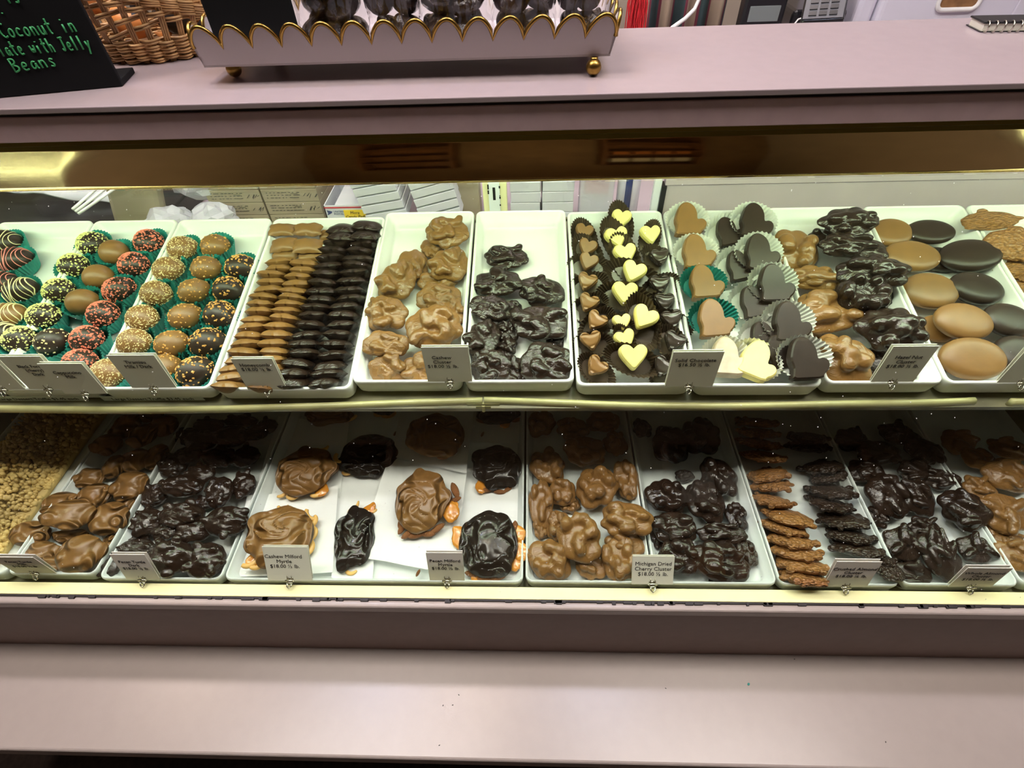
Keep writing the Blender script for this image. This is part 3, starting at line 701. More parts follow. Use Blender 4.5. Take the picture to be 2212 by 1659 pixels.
# honeycomb
GH = 'honeycomb pieces in the wide tray'
hA = [(655, 465), (650, 515), (600, 560), (595, 625), (565, 680), (535, 740), (515, 795), (495, 855), (470, 920), (440, 980), (415, 1045), (390, 1110), (375, 1172), (345, 1240), (300, 1310), (275, 1365), (245, 1440)]
hB = [(850, 470), (845, 530), (810, 580), (790, 632), (770, 692), (752, 745), (725, 795), (712, 850), (690, 905), (650, 970), (630, 1037), (605, 1112), (612, 1172), (600, 1235), (585, 1295), (560, 1370), (530, 1440)]
hC = [(1140, 195), (1145, 250), (1110, 315), (1085, 370), (1060, 430), (1050, 490), (1030, 550), (1005, 625), (990, 695), (980, 758), (945, 825), (925, 890), (895, 962), (870, 1042), (850, 1115), (850, 1185), (795, 1265), (770, 1340), (760, 1420)]
hD = [(1340, 170), (1330, 245), (1318, 315), (1295, 372), (1280, 440), (1265, 490), (1250, 548), (1225, 612), (1210, 692), (1215, 755), (1172, 815), (1155, 878), (1150, 958), (1120, 1035), (1095, 1112), (1085, 1200), (1045, 1288), (1035, 1345), (1005, 1420)]
for nm, lst, m, flat in (('milk row nearest the truffles', hA, 'milk_smooth', 0), ('milk row beside the dark rows', hB, 'milk_smooth', 0), ('dark row beside the milk rows', hC, 'dark', 2), ('dark row nearest the cashew clusters', hD, 'dark', 2)):
    lst = sorted(lst, key=lambda q: -q[1])
    for n, (x, y) in enumerate(lst):
        px, py = c2(x, y); back = n >= len(lst)-flat and flat
        P = U(px, py+4, .020 if not back else .03); s = depth(P)/F; W = (218 if 'milk' in nm[:4] else 240)/3.686*s/2
        i = rg.randrange(8)
        a = -44+rg.uniform(-7, 7) if not back else -20
        o = ob('honeycomb_piece', VAR['pillow'][i], m, None, Matrix.Translation(P) @ Matrix.Rotation(R(a), 4, 'X') @ Matrix.Rotation(R(rg.uniform(-7, 7)), 4, 'Y') @ Matrix.Rotation(R(rg.uniform(-6, 6)), 4, 'Z') @ Matrix.Diagonal((W*rg.uniform(.96, 1.05), W*.0+.0185, .0096 if not back else .0105, 1)))
        tag(o, f'{nm[:4].strip()} honeycomb piece, {ORD[n+1]} from the front in the {nm[4:].strip()}', 'honeycomb candy', GH)
for x, y, w, h, hg, lab in ((655, 195, 200, 110, .030, 'flat milk honeycomb pillow at the tray back corner, farther of two beside the truffles'), (862, 192, 205, 115, .034, 'flat milk honeycomb pillow at the tray back, beside the dark rows'),
                        (662, 315, 205, 125, .027, 'flat milk honeycomb pillow in front of the back corner one'), (862, 322, 225, 130, .032, 'flat milk honeycomb pillow with raised rim, nearest of the flat four to the dark rows')):
    o = blob('honeycomb_piece', VAR['flat_pillow'][rg.randrange(3)], 'milk_smooth', c2, x, y, w, h, hg, True, .33, 6, 0, .98); tag(o, lab, 'honeycomb candy', GH)
for x, y, w, h, hg, lab in ((680, 400, 190, 80, .018, 'milk honeycomb piece under the flat pillows by the truffles'), (885, 410, 190, 80, .02, 'milk honeycomb piece under the flat pillows by the dark rows'), (1005, 240, 90, 90, .022, 'crumpled milk honeycomb piece squeezed between flat pillow and dark row')):
    o = blob('honeycomb_piece', VAR['pillow'][rg.randrange(8)], 'milk_smooth', c2, x, y, w, h, hg, True, .4, 10, 0); tag(o, lab, 'honeycomb candy', GH)
# cashew clusters
heap([('beside the honeycomb', [(275, 1310, 285, 250, .006, 25), (270, 1110, 340, 210, .020, 14), (270, 860, 330, 290, .016, 10), (345, 600, 310, 320, .010, 8), (480, 480, 240, 280, .004)]),
      ('beside the dark cashew clusters', [(545, 1300, 290, 240, .004), (645, 970, 440, 390, .018, 8), (790, 850, 210, 260, .012), (690, 735, 330, 230, .010), (680, 630, 300, 200, .003), (770, 470, 310, 275, .016, 10), (640, 350, 180, 180, .004), (755, 215, 330, 265, .022, 14), (660, 270, 130, 120, .004)])],
     'cashew_cluster', 'cashew', 'milk', c3, True, 'milk chocolate cashew cluster', 'cluster', 'milk cashew clusters')
heap([('beside the milk cashew clusters', [(1100, 1285, 320, 270, .012, 20), (1030, 1055, 280, 310, .016), (1100, 825, 320, 230, .018, 10), (1170, 610, 380, 260, .010), (1230, 415, 335, 225, .006)]),
      ('beside the hearts', [(1560, 1255, 400, 320, .014, 16), (1300, 1330, 240, 240, .003), (1215, 1130, 190, 200, .003), (1630, 1060, 160, 200, .003), (1235, 1015, 190, 180, .006), (1490, 945, 430, 310, .018, 8), (1270, 840, 180, 190, .004), (1525, 695, 360, 270, .010, 5)])],
     'cashew_cluster', 'cashew', 'dark', c3, True, 'dark chocolate cashew cluster', 'cluster', 'dark cashew clusters')
# hearts
def heart(x, y, m, label, cr, sz=1., tl=24, hg=.012, yaw=0, hx=0, hy=0, cm='brown_cup', mesh=None, cup_label=None, group='hearts in brown cups', name='heart', sy=1.):
    px, py = c4(x, y); P = U(px, py, hg+.010); s = depth(P)/F
    r = cr/3.686*s
    Mx = Matrix.Translation(P) @ RU @ Matrix.Rotation(R(tl), 4, 'X') @ Matrix.Rotation(R(rg.uniform(-6, 6)), 4, 'Y')
    c = ob('paper_cup', VAR['cup'][rg.randrange(4)], cm, None, Mx @ Matrix.Rotation(R(rg.uniform(0, 360)), 4, 'Z') @ Matrix.Diagonal((r/1.42*1.3, r/1.42*sy*1.05, r*.66, 1)) @ Matrix.Translation((0, 0, -.35)))
    tag(c, cup_label or f'{"dark brown" if cm == "brown_cup" else cm.split("_")[0]} cup of the {label}', 'paper cup', f'{cm.split("_")[0]} paper cups')
    hs = .0165*sz
    o = ob(name, mesh or heart_me, m, None, Mx @ Matrix.Translation((hx*r, (hy-.0)*r, r*.22)) @ Matrix.Rotation(R(yaw), 4, 'Z') @ Matrix.Diagonal((hs, hs, hs*.95, 1)))
    tag(o, label, 'chocolate', group)
for n, (x, y, cr, yw) in enumerate([(320, 1370, 140, -40), (290, 1165, 135, 10), (325, 1010, 140, -35), (265, 865, 130, -25), (255, 700, 135, -20), (260, 545, 135, -20), (255, 430, 130, -20), (225, 310, 125, -15)]):
    heart(x, y, 'relief_milk' if n < 5 else 'milk_smooth', f'milk chocolate heart, {ORD[n+1]} from the front, beside cashew clusters', cr, .92, 26, .010, yw, -.05, .18, sy=.76)
for x, y, cr, sz, yw, lab in ((605, 1290, 185, 1.18, 0, 'large white chocolate heart at the very front of its tray'), (545, 1140, 120, .9, 20, 'white chocolate heart half hidden behind the front one'), (690, 985, 190, 1.15, -32, 'white chocolate heart tilted aside, second large one from the front'),
                            (520, 1005, 110, .8, 10, 'white chocolate heart almost buried between cups'), (540, 790, 175, 1.15, -6, 'white chocolate heart in the middle of the tray, point downward'), (610, 625, 185, 1.12, -22, 'white chocolate heart leaning, fourth large one from the front'),
                            (545, 480, 170, 1.08, 10, 'white heart seen flat and wide under the cup in front'), (475, 350, 165, 1.12, 12, 'white chocolate heart near the back with a broad top'), (740, 320, 125, 1.0, 5, 'white chocolate heart beside the mitten tray divider'),
                            (515, 195, 140, .98, -10, 'white chocolate heart at the very back of its tray')):
    heart(x, y, 'white_choc', lab, cr, sz, 24, .016, yw, 0, .08, sy=.66)
for n, (x, y, cr, yw) in enumerate([(850, 1370, 115, -30), (930, 1175, 150, -25), (915, 1000, 140, 10), (850, 860, 120, 0), (820, 725, 140, 0), (815, 510, 135, 10)]):
    heart(x, y, 'relief_dark', f'dark chocolate heart, {ORD[n+1]} from the front, beside the mittens', cr, .95, 24, .008, yw, 0, .18, sy=.76)
# mittens
GM = 'mitten chocolates in paper cups'
def mitten(crop, x, y, m, label, cm, tl=34, sz=1., yaw=0, hg=.012, cup_sz=1., dx=0):
    px, py = crop(x, y); P = U(px, py, hg+.012); s = .0305*sz
    Mx = Matrix.Translation(P) @ RU @ Matrix.Rotation(R(tl), 4, 'X') @ Matrix.Rotation(R(yaw), 4, 'Z')
    o = ob('mitten', mitt_me, m, None, Mx @ Matrix.Translation((0, .001, .012)) @ Matrix.Diagonal((s*.95, s*.95, s*1.0, 1))); tag(o, label, 'chocolate', GM)
    c = ob('paper_cup', VAR['cup'][rg.randrange(4)], cm, None, Mx @ Matrix.Translation((dx, .003, -.003)) @ Matrix.Diagonal((.0245*cup_sz, .0205*cup_sz, .025, 1)))
    tag(c, f'{cm.split("_")[0]} cup of the {label}', 'paper cup', f'{cm.split("_")[0]} paper cups')
for x, y, m, lab, cm, tl, hg in ((1030, 210, 'milk_smooth', 'milk chocolate mitten at the tray back', 'white_cup', 20, .014), (1095, 465, 'milk_smooth', 'milk chocolate mitten in the second place from the back', 'white_cup', 18, .014),
                        (1155, 715, 'milk_smooth', 'milk chocolate mitten lying lower in the farther teal cup', 'teal', 12, .008), (1225, 985, 'milk_smooth', 'upright milk chocolate mitten in the nearer teal cup', 'teal', 20, .014),
                        (1330, 1300, 'clear_choc', 'pale grey mitten partly behind the solid chocolate price card', 'white_cup', 12, .006), (1560, 1325, 'white_choc', 'white chocolate mitten at the tray front', 'white_cup', 12, .006)):
    mitten(c4, x, y, m, lab, cm, tl, .98, rg.uniform(-6, 6) if 'white ch' not in lab else -25, hg)
for n, (x, y) in enumerate([(450, 1270), (330, 990), (215, 695), (110, 455), (70, 215)]):
    mitten(c5, x, y, 'dark_smooth', f'upright dark mitten, {ORD[n+1]} from the front', 'white_cup', 22, 1.0, rg.uniform(-5, 5), .018, 1.05)
for n, (x, y) in enumerate([(1740, 1245), (1625, 1135), (1540, 850), (1430, 565), (1345, 300)]):
    mitten(c4, x, y, 'dark_smooth', f'half hidden dark mitten, {ORD[n+1]} from the front', 'white_cup', 22, .85, 12, .002, 1.05)
# hazelnut clusters
heap([('beside the mittens', [(450, 400, 330, 360, .012, 16), (600, 600, 460, 210, .024, 10), (690, 865, 510, 330, .018, 6), (800, 1235, 460, 390, .016, 14), (575, 1010, 180, 220, .002)])],
     'hazelnut_cluster', 'hazelnut', 'milk', c5, True, 'milk chocolate hazelnut cluster', 'cluster', 'milk hazelnut clusters', .5)
heap([('beside the round patties', [(860, 170, 430, 240, .045, 16), (680, 290, 250, 200, .016), (900, 360, 520, 220, .032, 12), (1050, 545, 520, 270, .036, 8), (960, 745, 350, 340, .028, 10), (1120, 750, 160, 170, .004), (1215, 1020, 550, 390, .022, 12), (1110, 1250, 250, 250, .004), (1510, 1300, 180, 160, .004), (680, 720, 160, 120, .004), (1180, 1370, 380, 120, .003)])],
     'hazelnut_cluster', 'hazelnut', 'dark', c5, True, 'dark chocolate hazelnut cluster', 'cluster', 'dark hazelnut clusters', .55)
# patties
def patties(rows):
    for desc, m, items in rows:
        items = sorted(items, key=lambda q: -q[1])
        for n, (x, y, w, h, hg, tl) in enumerate(items):
            o = blob('patty', PATTY, m, c5, x, y, w, h, hg, True, .30, tl, 0, .95)
            tag(o, f'{desc} chocolate patty, {ORD[n+1]} from the front in its row', 'patty', 'round chocolate patties')
patties((('round milk', 'milk_smooth', [(1810, 1245, 470, 330, .018, 14), (1740, 955, 440, 300, .022, 10), (1540, 1010, 260, 230, .003, 4), (1480, 715, 390, 300, .016, 8), (1340, 445, 410, 260, .016, 10), (1175, 260, 290, 230, .012, 12)]),
         ('round dark', 'dark_smooth', [(2160, 1210, 330, 300, .012, 8), (2090, 945, 380, 280, .014, 8), (1840, 695, 410, 280, .016, 6), (1790, 440, 410, 280, .018, 6), (1480, 255, 350, 210, .014, 8), (1560, 470, 330, 230, .001, 0)])))
heap([('at the end of the shelf', [(1960, 160, 420, 180, .030, 10), (2110, 360, 420, 300, .024, 12), (2180, 560, 380, 200, .012, 8), (2260, 720, 380, 200, .006, 6), (2330, 1000, 420, 300, .01, 8)])], 'crispy_bark', 'lumpy', 'milk_bumpy', c5, True, 'golden brown crispy bark piece', 'bark', 'crispy bark pieces', .30)
# ------------------------------------------------------------------ lower deck
rr = random.Random(5); mb = MB()
xa = L(-262, 1240).x+.017; xb = L(8, 1240).x-.015; ya = .322; yb = .735
mb.box((xa, ya, ZL+.0006), (xb, yb, ZL+.010))
for k in range(2600):
    x = rr.uniform(xa, xb); y = rr.uniform(ya, yb) if rr.random() < .5 else rr.uniform(ya, .55); ed = min((x-xa), (xb-x), .04)/.04
    r = rr.uniform(.0028, .0062)
    mb.ico((x, y, ZL+.010+.016*ed*rr.random()+.004*noise.noise(Vector((x*20, y*20, 0)))), (r, r*rr.uniform(.6, 1), r*rr.uniform(.5, .9)), 1, Euler((rr.uniform(0, 3), rr.uniform(0, 3), 0)).to_matrix())
tag(ob('toffee_crumbs', mb.mesh('toffee_crumbs'), 'crumb'), 'heap of golden toffee crumbs at the picture edge', 'candy crumbs', None, 'stuff')
heap([('along the toffee crumb tray', [(235, 1090, 310, 200, .010, 14), (330, 1235, 300, 170, .004, 10), (400, 1330, 220, 130, .002), (470, 860, 310, 200, .008), (535, 945, 400, 250, .026, 10), (540, 1110, 310, 120, .004), (700, 660, 240, 190, .004)]),
      ('along the dark turtle tray', [(640, 1250, 370, 300, .014, 14), (850, 1170, 140, 160, .002), (850, 970, 300, 270, .014, 10), (980, 880, 140, 160, .003), (735, 800, 260, 230, .010), (1010, 725, 300, 250, .012), (900, 570, 200, 200, .008), (1050, 520, 220, 210, .01)])],
     'pecan_turtle', 'lump', 'milk_swirl', l1, False, 'glossy milk pecan turtle', 'turtle', 'milk pecan turtles', .42)
heap([('at the tray back', [(830, 400, 230, 190, .01), (1110, 330, 210, 230, .014), (1215, 490, 210, 220, .01), (1000, 230, 230, 170, .01), (1270, 250, 220, 190, .012), (930, 300, 200, 160, .004), (1160, 170, 220, 130, .01)])],
     'pecan_turtle', 'lump', 'milk_swirl', l1, False, 'shaded milk pecan turtle under the upper shelf', 'turtle', 'milk pecan turtles', .45, 'from the front')
heap([('along the milk turtle tray', [(870, 1345, 170, 200, .003, 10), (1060, 1200, 290, 150, .012, 6), (970, 1250, 160, 160, .003), (1080, 1150, 160, 120, .002), (1150, 1000, 240, 260, .008), (1280, 1080, 210, 190, .010), (1210, 780, 200, 230, .008), (1420, 715, 330, 210, .018), (1150, 880, 120, 120, .003)]),
      ('along the parchment tray', [(1610, 1300, 310, 290, .010, 10), (1345, 1270, 360, 320, .014, 14), (1520, 1060, 280, 230, .008), (1745, 1005, 350, 280, .022, 10), (1420, 935, 350, 240, .018, 10), (1700, 770, 220, 260, .020, 16), (1900, 710, 200, 260, .010), (1560, 630, 260, 200, .012), (1590, 850, 160, 130, .003)])],
     'pecan_turtle', 'lumpy', 'dark', l1, False, 'lumpy dark pecan turtle', 'turtle', 'dark pecan turtles', .55)
heap([('at the tray back', [(1340, 560, 230, 220, .008), (1450, 480, 240, 200, .012), (1700, 500, 260, 220, .012), (1920, 480, 240, 220, .01), (1560, 380, 260, 190, .012), (1800, 330, 260, 200, .012), (1450, 330, 200, 160, .006), (1980, 310, 220, 170, .008), (1630, 250, 240, 150, .01), (1880, 210, 260, 140, .008), (2080, 250, 200, 160, .004)])],
     'pecan_turtle', 'lumpy', 'dark', l1, False, 'shaded dark pecan turtle under the upper shelf', 'turtle', 'dark pecan turtles', .5, 'from the front')
# parchment
def parchment(quad, hs, label, seed, curl=.004):
    n = 16; c = [L(*l2(x, y), h) for (x, y), h in zip(quad, hs)]; vs = []; fs = []; off = Vector((seed*7., 0, 0))
    for i in range(n+1):
        for j in range(n+1):
            u, v = i/n, j/n; p = (c[0]*(1-u)+c[1]*u)*(1-v)+(c[3]*(1-u)+c[2]*u)*v
            p.z = max(ZL+.0006, p.z+noise.noise(Vector((u*2.5, v*2.5, seed))+off)*curl+max(0, abs(u-.5)-.36)*.02); vs.append(p)
    for i in range(n):
        for j in range(n): a = i*(n+1)+j; fs.append((a, a+1, a+n+2, a+n+1))
    o = ob('parchment_sheet', me('parchment_sheet', vs, fs), 'parchment'); tag(o, label, 'paper', 'parchment sheets under the big turtles')
parchment([(450, 160), (930, 200), (870, 720), (290, 690)], (.004, .008, .004, .003), 'parchment sheet under the shaded milk cashew turtle', 1)
parchment([(240, 700), (860, 635), (820, 1225), (80, 1255)], (.006, .012, .010, .004), 'parchment sheet under the front milk cashew turtle', 2)
parchment([(860, 480), (1250, 470), (1130, 720), (850, 720)], (.003, .003, .004, .004), 'parchment sheet below the black cashew turtle', 3, .002)
parchment([(850, 690), (1130, 700), (1090, 1310), (810, 1260)], (.004, .004, .006, .008), 'parchment sheet under the slim dark cashew turtle, curling over the rim', 4)
parchment([(1210, 440), (1735, 530), (1640, 1240), (970, 1110)], (.012, .012, .014, .013), 'large tilted parchment sheet under the bright milk pecan turtle', 5, .005)
parchment([(1290, 100), (1780, 110), (1730, 550), (1215, 430)], (.010, .010, .018, .017), 'parchment sheet under the rear milk pecan turtle', 6, .002)
parchment([(1740, 90), (2115, 100), (2090, 340), (1750, 330)], (.004, .004, .005, .004), 'parchment sheet at the rear corner by the cherry clusters', 7, .002)
parchment([(1700, 520), (2110, 440), (2110, 850), (1690, 800)], (.003, .003, .004, .004), 'parchment sheet under the smooth black pecan turtle', 8, .002)
parchment([(1660, 800), (2110, 800), (2100, 1270), (1600, 1270)], (.004, .004, .003, .003), 'parchment sheet under the glossy dark swirled turtle', 9, .002)
# big turtles
def nut_mesh(kind):
    mb = MB()
    if kind == 'cashew':
        pts = []; rs = []
        for i in range(9):
            t = R(-70+140*i/8); pts.append((math.sin(t), .8-math.cos(t)*.9, 0)); rs.append(.36*math.sqrt(max(.06, 1-((i-3.6)/5)**2)))
        mb.tube(pts, rs, 10)
    else:
        pts = []; rs = []
        for i in range(9): t = i/8*2-1; pts.append((t*1.1, 0, 0)); rs.append(.46*math.sqrt(max(.04, 1-t*t)))
        mb.tube(pts, rs, 10)
    return mb.mesh(kind)
NUT = {k: nut_mesh(k) for k in ('cashew', 'pecan')}
CARA = remeshed(MB().ico((0, 0, 0), (.8, .5, .3)).ico((.4, .2, 0), (.4, .4, .3)).ico((-.4, -.1, .05), (.4, .3, .3)), .08, 5)
def turtle(x, y, w, h, m, nut, nuts, cara, label, hg=.016, tl=4, var=0):
    o = blob('turtle', VAR['shell'][var], m, l2, x, y, w, h, hg, False, .26, tl, 0, 1.02)
    tag(o, label, 'turtle', 'big turtles on parchment')
    s = Vector(o.scale)
    for a, d, sz, ya in nuts:
        k = .0098*sz; Mx = Matrix.Translation((d*math.cos(R(a)), d*math.sin(R(a)), .18)) @ Matrix.Diagonal((1/s.x, 1/s.y, 1/s.z, 1)) @ Matrix.Rotation(R(ya), 4, 'Z') @ Matrix.Diagonal((k, k, k*.8, 1))
        q = ob(nut, NUT[nut], nut, o, Mx); q['label'] = 'pale cashew nut' if nut == 'cashew' else 'brown pecan half'
    for a, d, sz, ya in cara:
        k = .0115*sz; Mx = Matrix.Translation((d*math.cos(R(a)), d*math.sin(R(a)), .02)) @ Matrix.Diagonal((1/s.x, 1/s.y, 1/s.z, 1)) @ Matrix.Rotation(R(ya), 4, 'Z') @ Matrix.Diagonal((k, k, k*.6, 1))
        q = ob('caramel', CARA, 'caramel', o, Mx); q['label'] = 'oozing amber caramel'
turtle(640, 525, 430, 380, 'milk_swirl', 'cashew', [(75, .98, 1, 20), (35, .95, 1, -60), (-60, .98, 1, 30), (-105, .98, 1, 10), (-125, 1., .9, 50)], [(-50, .88, 1, 40)], 'shaded milk cashew turtle on its own parchment at the tray side', var=0)
turtle(1060, 422, 405, 330, 'dark_swirl', 'cashew', [(-25, .98, 1.2, 60), (-130, .98, .8, 0), (20, .97, .8, 80)], [(-20, .9, .7, 40)], 'black looking dark cashew turtle between two milk turtles', .006, var=1)
turtle(1520, 280, 390, 340, 'milk_swirl', 'pecan', [(-50, .95, 1, 40), (-70, .97, .9, 10), (170, .97, .8, 90)], [], 'rear milk pecan turtle in shade below the shelf', .022, var=2)
turtle(1935, 500, 345, 345, 'dark_swirl', 'pecan', [(-110, .97, 1, 10), (-80, .99, .9, 0), (-60, .97, .8, 40)], [(-125, .92, 1.1, 50)], 'smooth black pecan turtle at the side wall', .006, var=3)
turtle(1950, 130, 300, 190, 'dark_swirl', 'pecan', [(-30, .97, .9, 30), (-140, .97, .9, -30)], [(-70, .9, .8, 0)], 'rearmost dark pecan turtle cut off by the shelf edge', .006, var=4)
turtle(790, 150, 360, 170, 'milk_swirl', 'cashew', [(-20, .98, .9, 60)], [], 'rearmost milk cashew turtle cut off by the shelf edge', .008, var=5)
turtle(1170, 90, 200, 140, 'dark_swirl', 'cashew', [(-60, .98, 1.2, 40), (-110, .98, .8, 0)], [], 'rearmost dark cashew turtle with one nut showing', .006, var=1)
turtle(447, 972, 455, 435, 'milk_swirl', 'cashew', [(48, .98, 1.15, -40), (32, 1.02, 1.1, 70), (10, .98, 1.1, 80), (-12, .99, 1.2, 100), (100, .98, .8, 10), (-125, .99, 1.2, 40), (-115, 1., 1, 10)], [(-130, .9, 1, 40), (40, .9, .8, 120)], 'big milk cashew turtle behind the cashew price card', .02, 6, var=3)
turtle(960, 985, 290, 470, 'dark_swirl', 'cashew', [(110, .98, 1, 40), (60, .98, .9, 0), (-80, .97, .8, 0)], [(68, .95, 1, 10)], 'slim matt dark cashew turtle half under the tilted parchment', .008, 4, var=5)
turtle(1435, 725, 390, 460, 'milk_swirl', 'pecan', [(18, 1.1, 1.25, 120), (2, 1.08, .9, 20), (-130, .98, 1.1, 60), (-112, 1.0, 1.2, 30), (-98, 1., 1.1, 10), (-75, .99, 1., 0), (-55, .98, 1.1, 30), (-140, .96, .8, 80)], [(-18, 1.0, 1.3, 60), (-8, .98, .9, 90)], 'bright milk pecan turtle on the tilted parchment', .024, 8, var=0)
turtle(1880, 1020, 400, 450, 'dark_swirl', 'pecan', [(28, 1.0, 1.2, 90), (10, 1.02, 1.1, 80), (-70, .99, 1.1, 10), (-95, .99, 1., 0), (-120, .99, 1, -10)], [(20, .98, 1.2, 90), (-10, 1.02, 1.3, 80), (-30, 1., 1, 60), (170, 1.0, 1.4, 70), (-110, .95, .8, 0)], 'glossy dark pecan turtle with deep swirls beside the pecan price card', .014, 8, var=2)
for x, y, lab in ((1840, 278, 'loose pecan bit on parchment behind the smooth black turtle'), (1245, 272, 'loose pecan bit beside the black cashew turtle'), (1400, 1225, 'loose pecan bit by the tray rim beside the pecan price card')):
    P = L(*l2(x, y), .012); tag(ob('pecan_bit', NUT['pecan'], 'pecan', None, Matrix.Translation(P) @ Matrix.Rotation(R(70), 4, 'Z') @ Matrix.Diagonal((.005, .005, .004, 1))), lab, 'nut')
# cherry clusters
heap([('beside the parchment tray', [(310, 1285, 340, 320, .008, 12), (250, 1040, 130, 200, .004), (250, 850, 200, 400, .012), (410, 755, 210, 240, .012), (300, 560, 280, 310, .008), (250, 230, 230, 220, .008), (470, 860, 170, 150, .003)]),
      ('beside the dark cherry tray', [(850, 1290, 270, 350, .012, 12), (640, 1330, 250, 230, .003), (905, 1160, 310, 280, .008), (540, 1110, 340, 400, .024, 8), (375, 1030, 180, 250, .008), (920, 965, 410, 290, .026, 8), (685, 720, 330, 350, .014), (915, 660, 200, 340, .012), (590, 440, 330, 260, .01), (830, 380, 200, 230, .008), (500, 270, 260, 200, .01), (730, 210, 260, 180, .01)])],
     'cherry_cluster', 'cherry', 'milk', l3, False, 'milk chocolate cherry cluster', 'cluster', 'milk cherry clusters', .55)
heap([('beside the milk cherry tray', [(1320, 1255, 330, 300, .010, 8), (1150, 1100, 130, 220, .003), (1280, 1040, 350, 270, .014, 8), (1240, 785, 350, 310, .012), (1370, 640, 150, 110, .004), (1260, 380, 270, 330, .010), (1040, 260, 150, 170, .012)]),
      ('beside the crushed almond tray', [(1670, 1310, 440, 320, .010, 8), (1850, 1240, 160, 250, .004), (1640, 1450, 170, 100, .002), (1660, 1090, 400, 190, .012), (1770, 950, 170, 240, .006), (1540, 830, 290, 370, .016), (1640, 640, 290, 340, .012), (1490, 310, 320, 330, .012)])],
     'cherry_cluster', 'cherry', 'dark', l3, False, 'dark chocolate cherry cluster', 'cluster', 'dark cherry clusters', .55)
# crushed almond slabs standing like dominoes
def slabs(rows):
    for rowname, m, desc, items in rows:
        items = sorted(items, key=lambda q: -q[1])
        for n, (x, y, w, a, rl) in enumerate(items):
            px, py = l4(x, y); P = L(px, py, .020); s = depth(P)/F; W = w/3.393*s/2*.93
            o = ob('almond_slab', VAR['slab'][(n*2+len(desc)) % 5], m, None, Matrix.Translation(P) @ Matrix.Rotation(R(a), 4, 'X') @ Matrix.Rotation(R(rl), 4, 'Y') @ Matrix.Translation((0, 0, -.006)) @ Matrix.Rotation(R(rg.uniform(0, 360)), 4, 'Z') @ Matrix.Diagonal((W*1.05, W*.98, .016, 1)))
            tag(o, f'{desc}, {ORD[n+1]} from the front, {rowname[4:]}', 'cluster', 'crushed almond slabs')
slabs((('row beside the dark cherry tray', 'milk_bumpy', 'milk chocolate crushed almond slab', [(595, 1360, 370, -44, 4), (600, 1270, 390, -44, 4), (550, 1175, 380, -44, 2), (510, 1090, 370, -44, 3), (465, 1000, 340, -44, 8), (470, 910, 400, -42, 6), (375, 800, 300, -42, 10), (355, 680, 330, -42, -8), (340, 610, 340, -44, -12), (300, 470, 340, -44, 5), (280, 380, 340, -44, 8), (260, 300, 320, -44, 3), (250, 220, 320, -44, 3)]),
       ('row beside the dark almond tray', 'dark_bumpy', 'dark chocolate crushed almond slab', [(1190, 1300, 270, -20, 10), (1170, 1230, 200, -44, 10), (980, 1150, 380, -46, 3), (945, 1060, 350, -44, 4), (885, 945, 380, -44, -3), (800, 830, 350, -40, 8), (790, 725, 370, -46, -2), (780, 620, 290, -44, -14), (720, 550, 320, -44, -10), (640, 400, 320, -44, 0), (600, 330, 300, -44, 0)])))
heap([('beside the almond slabs', [(1380, 1320, 330, 200, .004), (1340, 1090, 260, 270, .014, 14), (1330, 1190, 200, 120, .003), (1210, 740, 280, 350, .016, 14), (1130, 900, 200, 180, .006), (1060, 560, 260, 200, .008), (1150, 420, 300, 220, .01), (950, 330, 260, 200, .008)]),
      ('beside the milk almond tray', [(1870, 1130, 240, 230, .010, 12), (1620, 1180, 290, 380, .012, 14), (1500, 990, 250, 200, .010, 12), (1440, 760, 260, 280, .010, 14), (1800, 850, 320, 320, .016, 10), (1620, 620, 260, 180, .008), (1420, 560, 260, 200, .008), (1500, 420, 300, 220, .01), (1300, 280, 280, 200, .01)])],
     'almond_cluster', 'almond', 'dark', l4, False, 'dark chocolate whole almond cluster', 'cluster', 'dark almond clusters', .5)
heap([('at the picture edge', [(2170, 1190, 280, 250, .010, 10), (2080, 880, 340, 320, .016, 16), (2090, 590, 330, 270, .014, 14), (1900, 690, 230, 230, .008), (1960, 950, 200, 200, .004), (2100, 1060, 220, 160, .003), (1900, 480, 260, 200, .01), (2100, 400, 260, 200, .01), (1750, 350, 260, 200, .01)])],
     'almond_cluster', 'almond', 'milk', l4, False, 'milk chocolate whole almond cluster', 'cluster', 'milk almond clusters', .42)

